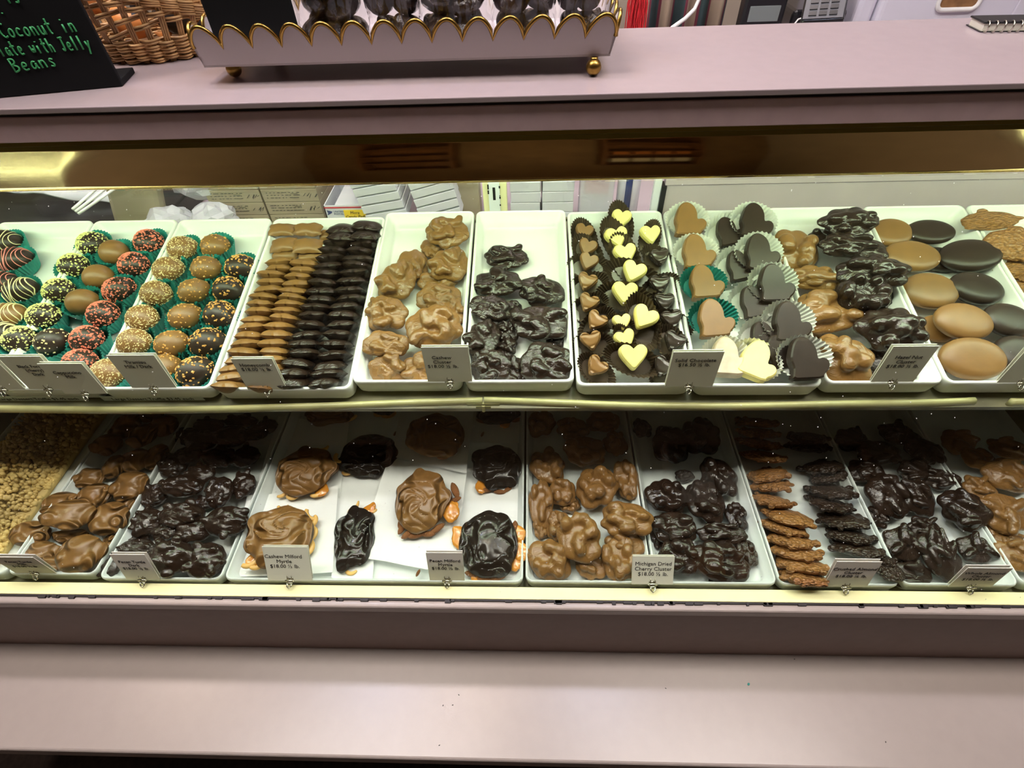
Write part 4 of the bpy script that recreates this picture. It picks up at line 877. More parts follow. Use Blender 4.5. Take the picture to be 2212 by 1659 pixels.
# ------------------------------------------------------------------ price cards
def clip_mesh():
    mb = MB()
    for s in (-1, 1):
        mb.tube([(s*.0035, -.0018, .0095), (s*.0035, -.0022, .004), (s*.0035, -.003, 0), (s*.003, -.0055, -.004)], .0007, 6)
        mb.tube([(s*.0062, -.003, 0), (s*.0062, -.003, .001)], .0018, 6)
    mb.tube([(-.0065, -.0028, .0002), (.0065, -.0028, .0002)], .0019, 10)
    mb.tube([(-.005, -.0045, -.003), (.005, -.0045, -.003)], .0012, 8)
    mb.tube([(-.003, -.005, -.003), (-.0035, -.0075, -.007), (0, -.009, -.0095), (.0035, -.0075, -.007), (.003, -.005, -.003)], .0011, 6)
    mb.box((-.0055, -.0006, -.003), (.0055, .0004, .004))
    return mb.mesh('clip')
CLIP = clip_mesh()
def card(px, py, w, H, lines, label, upper=True, ts=.0080, tx=0, tz=None, yaw=0, cdx=0, lean=0, dy=0):
    P = hit(px, py, RIMU+NU*.001, NU) if upper else L(px, py, .024)
    P.y += dy
    W = w/F*depth(P)
    t = empty('price_card', P, label, 'price card', 'price cards clipped to the trays', Matrix.Rotation(R(yaw), 4, 'Z') @ Matrix.Rotation(R(lean), 4, 'X'))
    ob('card', bevel_box('card', (-W/2, -.0004, -.002), (W/2, .0004, H), 0), 'card', t)
    ob('card', bevel_box('card', (-W/2, -.0004, 0), (W/2, .0004, H*.99), 0), 'card', t, Matrix.Translation((0, .0028, 0)) @ Matrix.Rotation(R(-1.6), 4, 'X'))
    if lines:
        m = text_mesh(lines, ts, sp=.98); o = ob('lettering', m, 'ink', t, Matrix.Translation((tx, -.0006, tz if tz else H*.66)) @ Matrix.Rotation(R(90), 4, 'X'))
    ob('clip', CLIP, 'steel', t, Matrix.Translation((cdx, 0, -.001)) @ Matrix.Scale(.85, 4))['label'] = 'steel spring clip'
HU, HLc = .060, .052
card(8, 838, 96, HU, 'Dark', 'price card cut off by the picture edge', tz=.026, dy=-.001)
card(106, 838, 90, HU, 'Black Forest\n(cherry)\nDark', 'Black Forest (cherry) Dark card, partly behind the cappuccino one', tx=.004, ts=.0074)
card(190, 841, 94, HU*.92, 'Cappuccino\nMilk', 'Cappuccino Milk card overlapping its neighbour', dy=-.006)
card(333, 836, 99, HU, 'Tiramisu\nMilk / Dark', 'Tiramisu Milk / Dark price card', tz=.045)
card(577, 839, 86, HU*.93, 'Honeycomb\n$18.00 ½ lb.', 'Honeycomb price card on the wide tray', tz=.042)
card(972, 822, 96, HU*1.02, 'Cashew\nCluster\n$18.00 ½ lb.', 'Cashew Cluster price card between milk and dark trays', tx=-.006)
card(1488, 832, 102, HU, 'Solid Chocolate\n$16.50 ½ lb.', 'Solid Chocolate price card between hearts and mittens', tx=-.001, tz=.043)
card(1927, 823, 90, HU*1.02, 'Hazel Nut\nCluster\n$18.00 ½ lb.', 'Hazel Nut Cluster price card in front of dark hazelnut pieces', tx=0)
card(2206, 824, 100, HU, '', 'price card at the patty tray, cut off by the picture edge', tz=.042)
card(76, 1236, 92, .047, 'Pecan Turtle\nMilk\n$18.00 ½ lb.', 'Pecan Turtle Milk price card at the milk turtle tray', False, .0072)
card(309, 1249, 75, .051, 'Pecan Turtle\nDark\n$18.00 ½ lb.', 'Pecan Turtle Dark price card', False, .0072, lean=-12)
card(627, 1251, 97, 0.052, 'Cashew Milford\nMyrtle\n$18.00 ½ lb.', 'Cashew Milford Myrtle price card before a big milk turtle', False, .0080, tx=-.004, lean=-28)
card(966, 1251, 76, .051, 'Pecan Milford\nMyrtle\n$18.00 ½ lb.', 'Pecan Milford Myrtle price card before the glossy dark turtle', False, .0074, lean=-16)
card(1409, 1259, 88, 0.040, 'Michigan Dried\nCherry Cluster\n$18.00 ½ lb.', 'Michigan Dried Cherry Cluster price card', False, .0078, lean=-32)
card(1826, 1265, 92, HLc, 'Crushed Almond\nCluster\n$18.00 ½ lb.', 'Crushed Almond Cluster price card', False, .0078, lean=-10)
card(2096, 1265, 90, HLc*.88, 'Whole Almond\nCluster\n$18.00 ½ lb.', 'Whole Almond Cluster price card', False, .0078, lean=-4)
def strip(px0, px1, py, s, label):
    a = hit(px0, py, RIMU-NU*.018-sd*.0015, nrm(sd)); b = hit(px1, py, RIMU-NU*.018-sd*.0015, nrm(sd))
    w = b.x-a.x; t = empty('tray_label', (a+b)/2, label, 'label strip', 'label strips on the tray fronts', RU)
    ob('paper_strip', bevel_box('paper_strip', (-w/2, -.0003, -.007), (w/2, .0003, .007), 0), 'tray_clear', t)
    ob('lettering', text_mesh(s, .0085), 'ink', t, Matrix.Translation((0, -.0005, -.003)) @ Matrix.Rotation(R(90), 4, 'X') @ Matrix.Diagonal((1.05, 1, 1, 1)))
strip(-20, 185, 861, 'Large Dessert Truffle $3.45 each', 'label strip reading Large Dessert Truffle under the cherry and cappuccino cards')
strip(220, 440, 861, 'Large Dessert Truffle $3.45 each', 'label strip reading Large Dessert Truffle under the tiramisu card')
# ------------------------------------------------------------------ on the top counter
zc = ZT+.0002
# chalk style sign
a = Z(0, 212, zc); b = Z(265, 187, zc); dv = (b-a); dv.z = 0; ang = math.atan2(dv.y, dv.x); a2 = b-dv*1.9; wid = dv.length*1.9
t = empty('menu_board', b, 'black board with green handwriting propped on the counter end', 'sign', None, Matrix.Rotation(ang, 4, 'Z'))
ob('board', bevel_box('board', (-wid, 0, .0), (0, .006, .26), .001), 'black', t)
ob('foot', bevel_box('foot', (-.03, .004, 0), (.0, .05, .006), .001), 'black', t)
ob('foot', bevel_box('foot', (-wid, .004, 0), (-wid+.04, .05, .006), .001), 'black', t)
G = {'C': [[(.9, .85), (.5, 1), (.12, .7), (.05, .3), (.4, 0), (.85, .12)]], 'o': [[(.45, .55), (.1, .4), (.1, .1), (.45, 0), (.75, .2), (.7, .5), (.45, .55)]], 'c': [[(.75, .45), (.4, .58), (.1, .35), (.15, .05), (.75, .08)]],
     'n': [[(.1, .58), (.12, 0)], [(.12, .35), (.4, .58), (.65, .45), (.7, 0)]], 'u': [[(.1, .58), (.12, .1), (.4, 0), (.65, .15), (.7, .58)], [(.7, .58), (.78, 0)]], 't': [[(.4, 1), (.35, .1), (.6, 0)], [(.05, .62), (.8, .66)]],
     'i': [[(.3, .55), (.3, 0)], [(.3, .8), (.32, .86)]], 'l': [[(.3, 1), (.3, 0)]], 'a': [[(.7, .5), (.35, .58), (.08, .3), (.2, .02), (.55, .1), (.7, .5), (.72, .1), (.85, 0)]], 'e': [[(.1, .28), (.7, .34), (.6, .56), (.3, .58), (.08, .3), (.25, 0), (.75, .08)]],
     'w': [[(.02, .58), (.2, 0), (.4, .45), (.6, 0), (.82, .6)]], 'h': [[(.15, 1), (.15, 0)], [(.15, .35), (.45, .58), (.68, .4), (.7, 0)]], 'J': [[(.15, .95), (.9, .98)], [(.55, .95), (.52, .15), (.25, 0), (.05, .2)]],
     'y': [[(.1, .58), (.35, .1)], [(.75, .6), (.35, .1), (.1, -.35)]], 'B': [[(.1, 1), (.1, 0)], [(.1, .95), (.6, .95), (.65, .65), (.15, .5), (.75, .4), (.75, .1), (.1, 0)]], 's': [[(.65, .5), (.3, .58), (.15, .42), (.6, .2), (.5, 0), (.1, .05)]], '.': [[(.2, 0), (.25, .06)]], ',': [[(.25, .08), (.15, -.15)]]}
TI = (Matrix.Translation(b) @ Matrix.Rotation(ang, 4, 'Z')).inverted()
pln = np.array((math.sin(ang), -math.cos(ang), 0)); 
def scribble(s, p0, p1, k):
    q0 = hit(*p0, np.array(b)+pln*.0006, pln); q1 = hit(*p1, np.array(b)+pln*.0006, pln); d = (q1-q0); n = len(s); st = d/n; mb = MB()
    up = Vector((0, 0, 1))
    for i, ch in enumerate(s):
        for poly in G.get(ch, []):
            pp = chaikin_open([(x, y) for x, y in poly]) if len(poly) > 2 else poly
            mb.tube([TI @ (q0+st*(i+x*.86)+up*(y*k)) for x, y in pp], .0009, 5)
    o = ob('handwriting', mb.mesh('handwriting'), 'green_chalk', t)
def chaikin_open(p):
    for _ in range(2):
        q = [p[0]]
        for i in range(len(p)-1):
            u, v = p[i], p[i+1]; q += [(u[0]*.75+v[0]*.25, u[1]*.75+v[1]*.25), (u[0]*.25+v[0]*.75, u[1]*.25+v[1]*.75)]
        p = q+[p[-1]]
    return p
scribble('Coconut in', (8, 83), (172, 68), .0135); scribble('chocolate with Jelly', (-62, 128), (203, 105), .0125); scribble('Beans', (33, 156), (130, 141), .0125); scribble(' , is', (-30, 12), (50, 5), .013); scribble('.', (2, 30), (20, 28), .013)
# wicker basket
bc = Z(335, 150, zc); bc.y += .085; bc.x -= .03
t = empty('wicker_basket', bc, 'woven brown wicker basket between the black board and the scalloped tray', 'basket')
rb, rt, hb = .075, .125, .20
def bp(a, z): k = rb+(rt-rb)*(z/hb)**.8; return Vector((k*math.cos(a), k*math.sin(a)*.8, z))
mb = MB(); NS = 30
for k in range(NS):
    for d in (-.03, 0, .03):
        a = 2*math.pi*k/NS+d; mb.tube([bp(a+.25*(i/8), hb*i/8)*1.0 for i in range(9)], .0013, 5)
ob('stakes', mb.mesh('stakes'), 'wicker', t)
mb = MB(); rr = random.Random(2)
for k in range(34):
    z = .024+(k-7)*.0066 if k > 6 else .002+k*.0034; ph = k % 2*math.pi; amp = .003
    for sl in (0, .0026):
        pts = []
        for i in range(121):
            a = 2*math.pi*i/120; p = bp(a, max(.001, min(hb, z+sl+.012*math.sin(a*2+k*.4)*(k > 6)))); m_ = 1+amp/p.length*math.cos(a*NS/2+ph)*2; pts.append(Vector((p.x*m_, p.y*m_, p.z)))
        if k <= 6 or rr.random() < .85: mb.tube(pts, .0014, 4, closed=True)
ob('weave', mb.mesh('weave'), 'wicker', t)
mb = MB(); mb.lathe([(0, .001), (rb*.98, .001), (rb, .004), (0, .004)], 28); ob('bottom', mb.mesh('bottom'), 'wicker_dark', t, Matrix.Diagonal((1, .8, 1, 1)))
ob('rim', MB().tube([bp(2*math.pi*i/40, hb) for i in range(40)], .006, 8, closed=True).mesh('rim'), 'wicker', t)
for i, (dx, dy, z, m, lab) in enumerate(((-.03, .0, .045, 'jar', 'orange wrapped candy in the wicker basket'), (.035, -.01, .05, 'gloss_black', 'black wrapped candy in the wicker basket'), (.0, .02, .085, 'navy', 'navy wrapped candy in the wicker basket'), (.02, .03, .11, 'white_choc', 'pale yellow wrapped candy in the wicker basket'))):
    mb = MB(); mb.ico((0, 0, 0), (.024, .018, .017), 2)
    for s in (-1, 1): mb.add([(s*.028, 0, 0), (s*.045, -.014, .008), (s*.047, 0, -.01), (s*.045, .014, .008)], [(0, 1, 2), (0, 2, 3), (0, 3, 1)])
    tag(ob('wrapped_candy', mb.mesh('wrapped_candy'), m, None, Matrix.Translation(bc+Vector((dx, dy, z-.015))) @ Euler((.3*i, .4, i)).to_matrix().to_4x4()), lab, 'candy', 'wrapped candies in the basket')
# scalloped tray
f0 = Z(511, 166, zc); f1 = Z(1281, 163, zc)
zb = ZT+.0185
A = Z(450, 134, zb); B = Z(1321, 124, zb); yb0 = (A.y+B.y)/2; 
A.y = B.y = yb0; dep = .15
C0 = Yp(392, 62, yb0-.012); C1 = Yp(1344, 58, yb0-.012); ht = Yp(900, 92, yb0-.008).z-zb; hp = Yp(900, 44, yb0-.012).z-zb
t = empty('scalloped_tray', ((A.x+B.x)/2, yb0, ZT), 'white scalloped tray with gold wavy rim on gold ball feet', 'tray')
o0 = Vector(t.location)
def LP(v): return Vector(v)-o0
def wall(P0, P1, T0, T1, n, name, sk=0.):
    """slanted wall: bottom P0-P1, top T0-T1 at peak height; scalloped top"""
    N = n*12; vs = []; fs = []; rim = []; th = Vector((P1.y-P0.y, P0.x-P1.x, 0)).normalized()*-.0022
    for i in range(N+1):
        u = i/N; ph = (u*n) % 1; k = math.sin(math.pi*min(1, max(0, ph)))**.62; hh = (ht+(hp-ht)*k)/hp
        b0 = P0.lerp(P1, u); t0 = T0.lerp(T1, u); p = b0.lerp(t0, hh)
        vs += [b0, p, p+th, b0+th]; rim.append(p+th*.5)
        if i:
            for j in range(4): a = (i-1)*4+j; c = (i-1)*4+(j+1) % 4; fs.append((a, c, c+4, a+4))
    fs += [(0, 1, 2, 3), tuple(range(len(vs)-4, len(vs)))]
    w = ob(name, me(name, [LP(v) for v in vs], fs, False), 'scallop', t)
    ob('gold_rim', MB().tube([LP(v) for v in rim], .0021, 6).mesh('gold_rim'), 'gold', w)['label'] = 'gold painted wavy rim'
D0 = A+Vector((0, dep, 0)); D1 = B+Vector((0, dep, 0)); E0 = Vector((C0.x, yb0+dep+.012, zb+hp)); E1 = Vector((C1.x, yb0+dep+.012, zb+hp)); C0.z = C1.z = zb+hp
wall(A, B, C0, C1, 14, 'front_wall'); wall(D0, D1, E0, E1, 14, 'back_wall'); wall(D0, A, E0, C0, 5, 'side_wall'); wall(B, D1, C1, E1, 5, 'side_wall')
ob('tray_floor', bevel_box('tray_floor', LP((A.x, A.y, zb-.002)), LP((B.x, D1.y, zb+.001)), 0), 'scallop', t)
for x, y in ((f0.x, f0.y), (f1.x, f1.y), (f0.x, f0.y+dep-.02), (f1.x, f1.y+dep-.02)):
    ob('ball_foot', MB().ico(LP((x, y, ZT+.0083)), .0082, 3).tube([LP((x, y, ZT+.014)), LP((x, y, zb-.001))], .004, 10).mesh('ball_foot'), 'gold', t)['label'] = 'gold ball foot'
# black card and bags standing in the tray
q0 = Yp(447, 40, yb0+.02); q1 = Yp(636, 40, yb0+.02)
tag(ob('black_card', bevel_box('black_card', (q0.x, yb0+.02, zb+.0015), (q1.x, yb0+.026, zb+.16), .001), 'black', None), 'plain black card standing inside the scalloped tray', 'sign')
def bag(px0, px1, label, seed, tall=.12):
    p = Yp(px0, 40, yb0+.05); q = Yp(px1, 40, yb0+.05); w = (q.x-p.x)/2; cx = (p.x+q.x)/2; rnd = random.Random(seed)
    e = empty('candy_bag', (cx, yb0+.062, zb+.0015), label, 'candy bag', 'clear bags of dark chocolate in the scalloped tray')
    vs = []; fs = []; n = 28; m = 16
    for i in range(m+1):
        z = tall*i/m; k = 1-.12*(i/m)**2+.04*math.sin(i)
        for j in range(n):
            a = 2*math.pi*j/n; c, s = math.cos(a), math.sin(a); cr = 1+.10*noise.noise(Vector((c*3+seed, s*3, z*60)))
            vs.append((math.copysign(abs(c)**.7, c)*w*k*cr, math.copysign(abs(s)**.7, s)*.040*k*cr, z+.001))
    for i in range(m):
        for j in range(n): fs.append((i*n+j, i*n+(j+1) % n, (i+1)*n+(j+1) % n, (i+1)*n+j))
    fs.append(tuple(reversed(range(n))))
    ob('cellophane', me('cellophane', vs, fs), 'cello', e)
    for k in range(10):
        s_ = w*rnd.uniform(.5, .58)
        tag(ob('chocolate_chunk', VAR['lump'][rnd.randrange(6)], 'dark', None, Matrix.Translation(e.location+Vector(((-.42 if k % 2 else .42)*w, rnd.uniform(-.006, .006), .003+(k//2)*.0225))) @ Euler((rnd.uniform(-.3, .3), rnd.uniform(-.3, .3), rnd.choice((0, 3.14)))).to_matrix().to_4x4() @ Matrix.Diagonal((s_, min(.034, s_*1.2), .026, 1))), f'dark chunk, {ORD[k+1]} from the bottom, in the {label}', 'chocolate', 'chocolate chunks in clear bags')
for i, (a_, b_) in enumerate(((640, 790), (795, 905), (905, 1060), (1062, 1200), (1205, 1312))):
    bag(a_, b_, ('clear bag of chunks beside the black card', 'narrow clear bag second from the black card', 'wide clear bag in the tray middle', 'clear bag second from the red raffia', 'clear bag nearest the red raffia')[i], i+1)
# spiral notebook
a = Z(2112, 72, zc); c = Z(2150, 46, zc)
t = empty('spiral_notebook', (a.x, a.y, ZT), 'black spiral notebook lying at the counter end', 'notebook', None, Matrix.Rotation(R(-3), 4, 'Z'))
ob('cover', bevel_box('cover', (.004, .004, .0085), (.16, .036, .0105), .0008), 'gloss_black', t)
ob('pages', bevel_box('pages', (.006, .005, .0012), (.158, .034, .0083), 0), 'card', t)
ob('back_cover', bevel_box('back_cover', (.004, .004, .0002), (.16, .036, .0012), 0), 'gloss_black', t)
mb = MB()
for k in range(17):
    x = .008+k*.009; mb.tube([(x+.001*math.cos(R(20*i)), .003+.0055*math.cos(R(20*i)), .0062+.0055*math.sin(R(20*i))) for i in range(19)], .0009, 5)
ob('spiral', mb.mesh('spiral'), 'steel', t)

# ------------------------------------------------------------------ behind the case
SH = HC-.625
bs = empty('back_shelf', (0, 1.15, 0), 'plain back shelf seen through the case behind the trays', 'shelf'); bm_ = Matrix.Translation((0, -1.15, 0))
ob('shelf_board', bevel_box('shelf_board', (-1.5, .90, SH-.03), (1.5, 1.40, SH), .002), 'lilac', bs, bm_)
ob('support', bevel_box('support', (-1.48, .92, .0), (-1.44, 1.38, SH-.03), 0), 'lilac', bs, bm_); ob('support', bevel_box('support', (1.44, .92, .0), (1.48, 1.38, SH-.03), 0), 'lilac', bs, bm_)
bk = empty('back_counter', (0, 1.7, 0), 'back counter carrying the printer and the card reader', 'counter'); bm2 = Matrix.Translation((0, -1.7, 0)); ZK = HC-.46
ob('worktop', bevel_box('worktop', (-2.2, 1.42, ZK-.04), (2.2, 2.0, ZK), .003), 'lilac', bk, bm2); ob('cabinet', bevel_box('cabinet', (-2.2, 1.45, 0), (2.2, 2.0, ZK-.04), 0), 'low_lam', bk, bm2)
def gbox(name, p, w, d, h, m, label, cat, group=None, yaw=0, b=.001, lean=0):
    return tag(ob(name, bevel_box(name, (-w/2, 0, 0), (w/2, d, h), b), m, None, Matrix.Translation(p) @ Matrix.Rotation(R(yaw), 4, 'Z') @ Matrix.Rotation(R(lean), 4, 'Y')), label, cat, group)
# kraft cartons 2 columns x 5
YC_ = 1.10
for c, (xa_, xb_) in enumerate(((447, 566), (568, 690))):
    a = Yp(xa_, 430, YC_); b_ = Yp(xb_, 430, YC_); w = b_.x-a.x
    for k in range(6):
        z = SH+.0003+k*.0300
        o = gbox('carton', (a.x+w/2, YC_, z), w-.002, .16, .0292, 'carton', f'kraft carton, {ORD[k+1]} from the bottom of the stack {"near the plastic bags" if c == 0 else "near the postal box"}', 'carton', 'stacked kraft cartons', 0, .0012)
        mb = MB(); rr = random.Random(k*7+c)
        for j in range(3): 
            for q in range(9): x = -w*.42+q*.0085+rr.uniform(0, .002); mb.box((x, -.0005, .021-j*.006), (x+rr.uniform(.002, .007), .0, .0222-j*.006))
        for q in range(6): x = w*.22+rr.uniform(0, .03); mb.tube([(x, -.0003, .008+rr.uniform(0, .006)), (x+.006, -.0003, .016+rr.uniform(0, .004))], .0005, 4)
        mb.box((w*.02, -.0005, .009), (w*.14, 0, .0098)).box((w*.02, -.0005, .018), (w*.14, 0, .0188))
        ob('printing', mb.mesh('printing', False), 'ink', o, Matrix.Identity(4))
# postal box
a = Yp(706, 470, 1.06); b_ = Yp(812, 470, 1.06); w = b_.x-a.x; ztop = Yp(760, 444, 1.06).z
t = empty('postal_box', ((a.x+b_.x)/2, 1.06, SH+.0003), 'open white postal carton with a red line and a yellow note', 'carton'); hbx = ztop-SH
mb = MB()
for lo, hi in (((-w/2, 0, 0), (w/2, .002, hbx)), ((-w/2, .12, 0), (w/2, .122, hbx)), ((-w/2, 0, 0), (-w/2+.002, .122, hbx)), ((w/2-.002, 0, 0), (w/2, .122, hbx)), ((-w/2, 0, 0), (w/2, .122, .002))): mb.box(lo, hi)
ob('carton_body', mb.mesh('carton_body', False), 'box_white', t)
ob('red_line', bevel_box('red_line', (-w/2, -.0006, hbx-.006), (w/2, 0, hbx-.003), 0), 'red_line', t)
ob('yellow_note', bevel_box('yellow_note', (-w*.12, -.0012, hbx-.033), (w*.32, -.0007, hbx-.010), 0), 'yellow_note', t)
ob('lettering', text_mesh('More\nCandy Pads', .0095, shear=.2), 'ink', t, Matrix.Translation((w*.1, -.0016, hbx-.0195)) @ Matrix.Rotation(R(90), 4, 'X'))
ob('lettering', text_mesh('UNITED STATES   PRIORITY ★\nPOSTAL SERVICE.     MAIL', .0062, 'LEFT'), 'navy', t, Matrix.Translation((-w*.33, -.0004, hbx-.0155)) @ Matrix.Rotation(R(90), 4, 'X'))
ob('emblem', me('emblem', [(-w*.46, -.0006, hbx-.010), (-w*.35, -.0006, hbx-.013), (-w*.37, -.0006, hbx-.017), (-w*.47, -.0006, hbx-.022), (-w*.44, -.0006, hbx-.0165)], [(0, 1, 2, 3, 4)], False), 'navy', t)
gbox('flat_box', ((a.x+b_.x)/2+.008, 1.066, SH+hbx-.012), w*.72, .09, .012, 'box_white', 'flat white box lying inside the postal carton', 'box')
# fanned white boxes
for st, (x0, y0, x1, y1, n, lean) in enumerate(((838, 470, 795, 392, 7, -9), (955, 470, 925, 380, 7, -14))):
    for k in range(n):
        px = x0+(x1-x0)*k/5; py = y0-k*18.5+4; p = Yp(px, py, 1.05)
        if p.z < SH+.004: p.z = SH+.004
        gbox('candy_box', p, .092, .13, .0165, 'box_white', f'white box, {ORD[k+1]} from the bottom of the leaning stack {"beside the postal carton" if st == 0 else "beside the cream post"}', 'box', 'white candy boxes', 0, .0008, lean)
for st, (x0, x1) in enumerate(((1103, 1168), (1171, 1239))):
    a = Yp(x0, 440, 1.02); b_ = Yp(x1, 440, 1.02); w = b_.x-a.x
    for k in range(8): gbox('candy_box', (a.x+w/2+rg.uniform(-.001, .001), 1.02, SH+.0003+k*.0225), w-.001, .11, .0215, 'box_white', f'white box, {ORD[k+1]} from the bottom of the straight stack {"next to the cream post" if st == 0 else "next to the red packet"}', 'box', 'white candy boxes', rg.uniform(-1.5, 1.5))
# red packet in clear bag, navy rolls, sleeves
a = Yp(1258, 440, 1.03); b_ = Yp(1316, 440, 1.03); zt_ = Yp(1280, 422, 1.03).z
t = empty('plastic_sleeve', ((a.x+b_.x)/2, 1.03, SH+.0003), 'clear plastic sleeve around a white card and red packet', 'plastic bag'); w = b_.x-a.x
ob('sleeve', bevel_box('sleeve', (-w*.62, -.004, 0), (w*.62, .03, .19), .003), 'poly', t)
ob('white_insert', bevel_box('white_insert', (-w*.5, .004, .002), (w*.5, .02, zt_-SH), .001), 'box_white', t)
ob('red_packet', bevel_box('red_packet', (-w*.45, .002, zt_-SH+.001), (w*.45, .022, .18), .003), 'red', t)
for i, (px, m, lab) in enumerate(((1340, 'box_white', 'white paper roll beside the plastic sleeve'), (1352, 'navy', 'navy roll beside the white paper roll'), (1368, 'poly', 'clear plastic roll beside the navy one'))):
    p = Yp(px, 450, 1.04); tag(ob('paper_roll', MB().lathe([(0, 0), (.010, 0), (.010, .2), (0, .2)], 16).mesh('paper_roll'), m, None, Matrix.Translation((p.x, 1.05, SH+.0003))), lab, 'roll', 'rolls behind the glass door')
# brown panel strips by post
for i, (px, lab) in enumerate(((1012, 'brown paper bag standing beside the cream post'),)):
    p = Yp(px, 450, 1.08); gbox('paper_bag', (p.x, 1.09, SH+.0003), .05, .05, .21, 'carton', lab, 'bag')
# plastic bag heap
p = Yp(385, 455, 1.02)
for i, (dx, dy, dz, s_, lab) in enumerate(((-.05, .02, 0, .9, 'crumpled clear bag nearest the white sticks'), (.05, .03, 0, .9, 'crumpled clear bag next to the kraft cartons'), (0, .11, .06, 1.1, 'milky plastic bag on top of the crumpled bags'))):
    mb = MB(); mb.ico((0, 0, 0), 1, 3); mb.v = [tuple(Vector(v)*(1+.30*noise.noise(Vector(v)*2.3+Vector((i*5, 0, 0)))+.12*noise.noise(Vector(v)*6))) for v in mb.v]
    tag(ob('plastic_bag', me('plastic_bag', mb.v, mb.f, False), 'poly', None, Matrix.Translation((p.x+dx, p.y+dy, SH+.045+dz)) @ Matrix.Diagonal((.055*s_, .04, .042*s_, 1))), lab, 'plastic bag', 'crumpled plastic bags')
    q = ob('white_insert', bevel_box('white_insert', (-.6, -.1, -.5), (.6, .1, .7), .02), 'box_white', bpy.context.scene.objects[-1] if False else None)
    q.matrix_world = Matrix.Translation((p.x+dx, p.y+dy+.01, SH+.045+dz)) @ Euler((.2, .3*i-.2, .2)).to_matrix().to_4x4() @ Matrix.Diagonal((.045, .03, .038, 1)); tag(q, f'white paper bundle inside the {lab}', 'paper bundle', 'paper bundles in plastic bags')
    q.name = 'paper_bundle'
# dark mat, grey cloth, kraft sheet, sticks
p = Yp(90, 470, .98)
tag(ob('dark_box', bevel_box('dark_box', (-.42, 0, 0), (.17, .26, .045), .004), 'gloss_black', None, Matrix.Translation((p.x+.02, 1.0, SH+.0003))), 'low black box on the back shelf, under the grey cloth', 'box')
vs = []; fs = []
for i in range(21):
    for j in range(9): vs.append((-.30+.42*i/20, .16*j/8, .012*noise.noise(Vector((i*.3, j*.5, 0)))+(-.02*max(0, (2-j)))*.5))
for i in range(20):
    for j in range(8): a_ = i*9+j; fs.append((a_, a_+1, a_+10, a_+9))
g = ob('grey_cloth', me('grey_cloth', vs, fs), 'box_white', None, Matrix.Translation((p.x-.06, 1.13, SH+.082)) @ Matrix.Rotation(R(8), 4, 'Y')); sm = g.modifiers.new('s', 'SOLIDIFY'); sm.thickness = .006; tag(g, 'rumpled grey white cloth draped behind the black box', 'cloth')
p = Yp(262, 460, 1.0); gbox('kraft_folder', (p.x-.025, 1.04, SH+.0003), .11, .03, .16, 'carton', 'tan kraft folder leaning behind the white sticks', 'folder', None, 0, .012, 18)
for i in range(3):
    p = Yp(157+i*6, 452+i*5, .93); q = Yp(226+i*22, 392, 1.03)
    d = (Vector(q)-Vector(p)); tag(ob('stick', MB().tube([p, Vector(p)+d*1.5], .0028, 8).mesh('stick'), 'stick'), f'white lollipop stick, {("upper", "middle", "lower")[i]} of three leaning behind the tray', 'stick', 'white lollipop sticks')
# -- objects on the back counter
YB_ = 1.5
def K(px, py, y=YB_): return Yp(px, py, y)
a = K(1392, 30); b_ = K(1600, 30); w = b_.x-a.x
vs = []; fs = []
for i in range(41):
    for j in range(3): vs.append((w*i/40, .012*math.sin(i*.8), (0, .2, .42)[j]))
for i in range(40):
    for j in range(2): k = i*3+j; fs.append((k, k+1, k+4, k+3))
g = ob('striped_cloth', me('striped_cloth', vs, fs), 'stripe', None, Matrix.Translation((a.x, YB_+.12, ZK+.001))); sm = g.modifiers.new('s', 'SOLIDIFY'); sm.thickness = .004; tag(g, 'tan cloth with dark green and burgundy stripes hanging behind the counter', 'cloth')
a = K(1360, 30, 1.46); b_ = K(1394, 30, 1.46); mb = MB(); rr = random.Random(9)
for k in range(90):
    x = rr.uniform(a.x, b_.x); y = 1.47+rr.uniform(-.012, .012); mb.tube([(x+rr.uniform(-.006, .006), y, ZK+.002), (x+rr.uniform(-.008, .008), y+rr.uniform(-.005, .005), ZK+.08), (x+rr.uniform(-.008, .008), y, ZK+.17), ((a.x+b_.x)/2+rr.uniform(-.008, .008), y, ZK+.26)], .0011, 4)
tag(ob('red_raffia', mb.mesh('red_raffia'), 'red'), 'tuft of shredded red raffia beside the striped cloth', 'raffia', None, 'stuff')
p = [K(1512, -6, 1.56), K(1500, 20, 1.53), K(1480, 40, 1.5), K(1452, 60, 1.47), K(1430, 85, 1.46), Vector((K(1420, 85, 1.46).x, 1.45, ZK+.0048))]
tag(ob('cable', MB().tube([Vector(v) for v in p], .0045, 8).mesh('cable'), 'stick'), 'white cable curving down in front of the striped cloth', 'cable')
a = K(1600, 50, 1.5); b_ = K(1690, 50, 1.5); w = b_.x-a.x
t = empty('pole_display', ((a.x+b_.x)/2, 1.5, ZK+.001), 'black customer display with a grey screen beside the striped cloth', 'display')
hd = K(1640, 0, 1.5).z-ZK+.06
ob('housing', bevel_box('housing', (-w/2, 0, .02), (w/2, .04, hd), .006), 'gloss_black', t); ob('base', bevel_box('base', (-w*.6, -.03, 0), (w*.6, .08, .02), .004), 'gloss_black', t)
z0 = K(1640, 48, 1.5).z-ZK; z1 = K(1640, 14, 1.5).z-ZK
ob('screen', bevel_box('screen', (-w*.36, -.0015, z0), (w*.36, .001, z1), .001), 'screen', t)
a = K(1700, 40, 1.55); b_ = K(1815, 40, 1.55); w = b_.x-a.x
tag(ob('black_stand', bevel_box('black_stand', (-w/2, 0, 0), (w/2, .14, K(1760, 16, 1.55).z-ZK), .01), 'gloss_black', None, Matrix.Translation(((a.x+b_.x)/2, 1.52, ZK+.001))), 'bulky black stand under the card reader', 'stand')
p = K(1782, 12, 1.5)
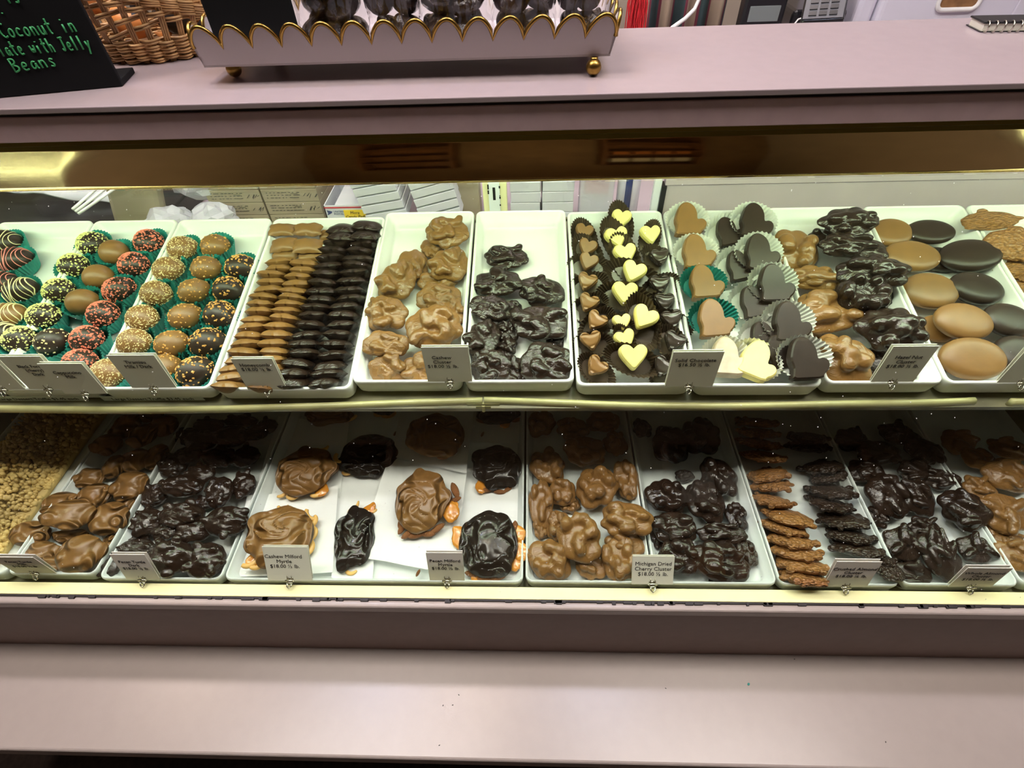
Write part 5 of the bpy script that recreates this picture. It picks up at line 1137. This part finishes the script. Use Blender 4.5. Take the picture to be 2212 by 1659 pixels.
t = empty('card_reader', (p.x, 1.50, p.z-.004), 'grey and black payment card reader tilted on its stand', 'card reader', None, Euler((R(35), R(-6), R(-22))).to_matrix().to_4x4())
ob('reader_body', bevel_box('reader_body', (-.045, -.055, 0), (.045, .09, .022), .008, 3), 'gloss_black', t); ob('reader_face', bevel_box('reader_face', (-.041, -.05, .0222), (.041, .03, .0245), .001), 'grey', t)
mb = MB()
for i in range(3):
    for j in range(4): mb.box((-.03+i*.021, -.044+j*.016, .0245), (-.014+i*.021, -.034+j*.016, .027))
ob('keypad', mb.mesh('keypad', False), 'gloss_black', t); ob('reader_screen', bevel_box('reader_screen', (-.036, .035, .0222), (.036, .08, .0235), 0), 'screen', t)
tag(ob('thin_cable', MB().tube([K(1716, 52, 1.46), K(1724, 42, 1.47), K(1742, 36, 1.49), K(1758, 34, 1.5)], .0018, 6).mesh('thin_cable'), 'stick'), 'thin pale cable looping below the card reader', 'cable')
a = K(1850, 40, 1.5); b_ = K(2215, 40, 1.5); w = b_.x-a.x
t = empty('printer', (a.x, 1.5, ZK+.001), 'big white office printer with a handle recess on the back counter', 'printer')
ob('printer_body', bevel_box('printer_body', (.045, 0, 0), (w+.15, .38, .40), .012, 3), 'printer', t); ob('side_cover', bevel_box('side_cover', (0, .012, 0), (.043, .36, .38), .012, 3), 'printer', t)
x0 = K(2025, 10, 1.499).x-a.x; x1 = K(2112, 10, 1.499).x-a.x; zz = K(2060, 22, 1.499).z-ZK
mb = MB(); pts = [(x, -.002, zz+.03+y) for x, y in rrect(x1-x0, .06, .014, 4, (x0+x1)/2, 0)]; mb.tube(pts, .005, 6, closed=True)
ob('handle_rim', mb.mesh('handle_rim'), 'stick', t); ob('handle_recess', bevel_box('handle_recess', (x0+.003, -.0015, zz+.003), (x1-.003, .001, zz+.058), .001), 'wicker_dark', t)
x2 = K(2190, 20, 1.499).x-a.x; ob('tray_door', bevel_box('tray_door', (x2, -.004, .0), (w+.1, .0, .36), .003), 'printer', t)

# specks fallen on the purse ledge
rr = random.Random(4)
for px, py, c in ((1617, 1478, 'teal'), (978, 1523, 'ink'), (957, 1524, 'ink'), (949, 1610, 'ink'), (1716, 1424, 'ink'), (1913, 1603, 'ink'), (1438, 1487, 'ink'), (991, 1501, 'ink')):
    P = Z(px, py, HC-.8898); tag(ob('crumb', MB().ico((0, 0, .0004), (.0022 if c == 'teal' else .0012, .0016 if c == 'teal' else .0006, .0004), 2).mesh('crumb'), c, None, Matrix.Translation(P) @ Matrix.Rotation(rr.uniform(0, 3), 4, 'Z')), {(1617): 'tiny blue fleck on the pink purse ledge'}.get(px, 'tiny dark crumb on the pink purse ledge'), 'crumb', 'crumbs on the purse ledge' if c == 'ink' else None)

# ------------------------------------------------------------------ light
w = bpy.data.worlds.new('world'); sc.world = w; w.use_nodes = True
w.node_tree.nodes['Background'].inputs[0].default_value = (.75, .72, .78, 1); w.node_tree.nodes['Background'].inputs[1].default_value = .2
vs_ = sc.view_settings; vs_.view_transform = 'Standard'; vs_.look = 'None'; vs_.exposure = 0; vs_.gamma = 1; vs_.use_curve_mapping = False
sc.cycles.max_bounces = 6; sc.cycles.transparent_max_bounces = 12
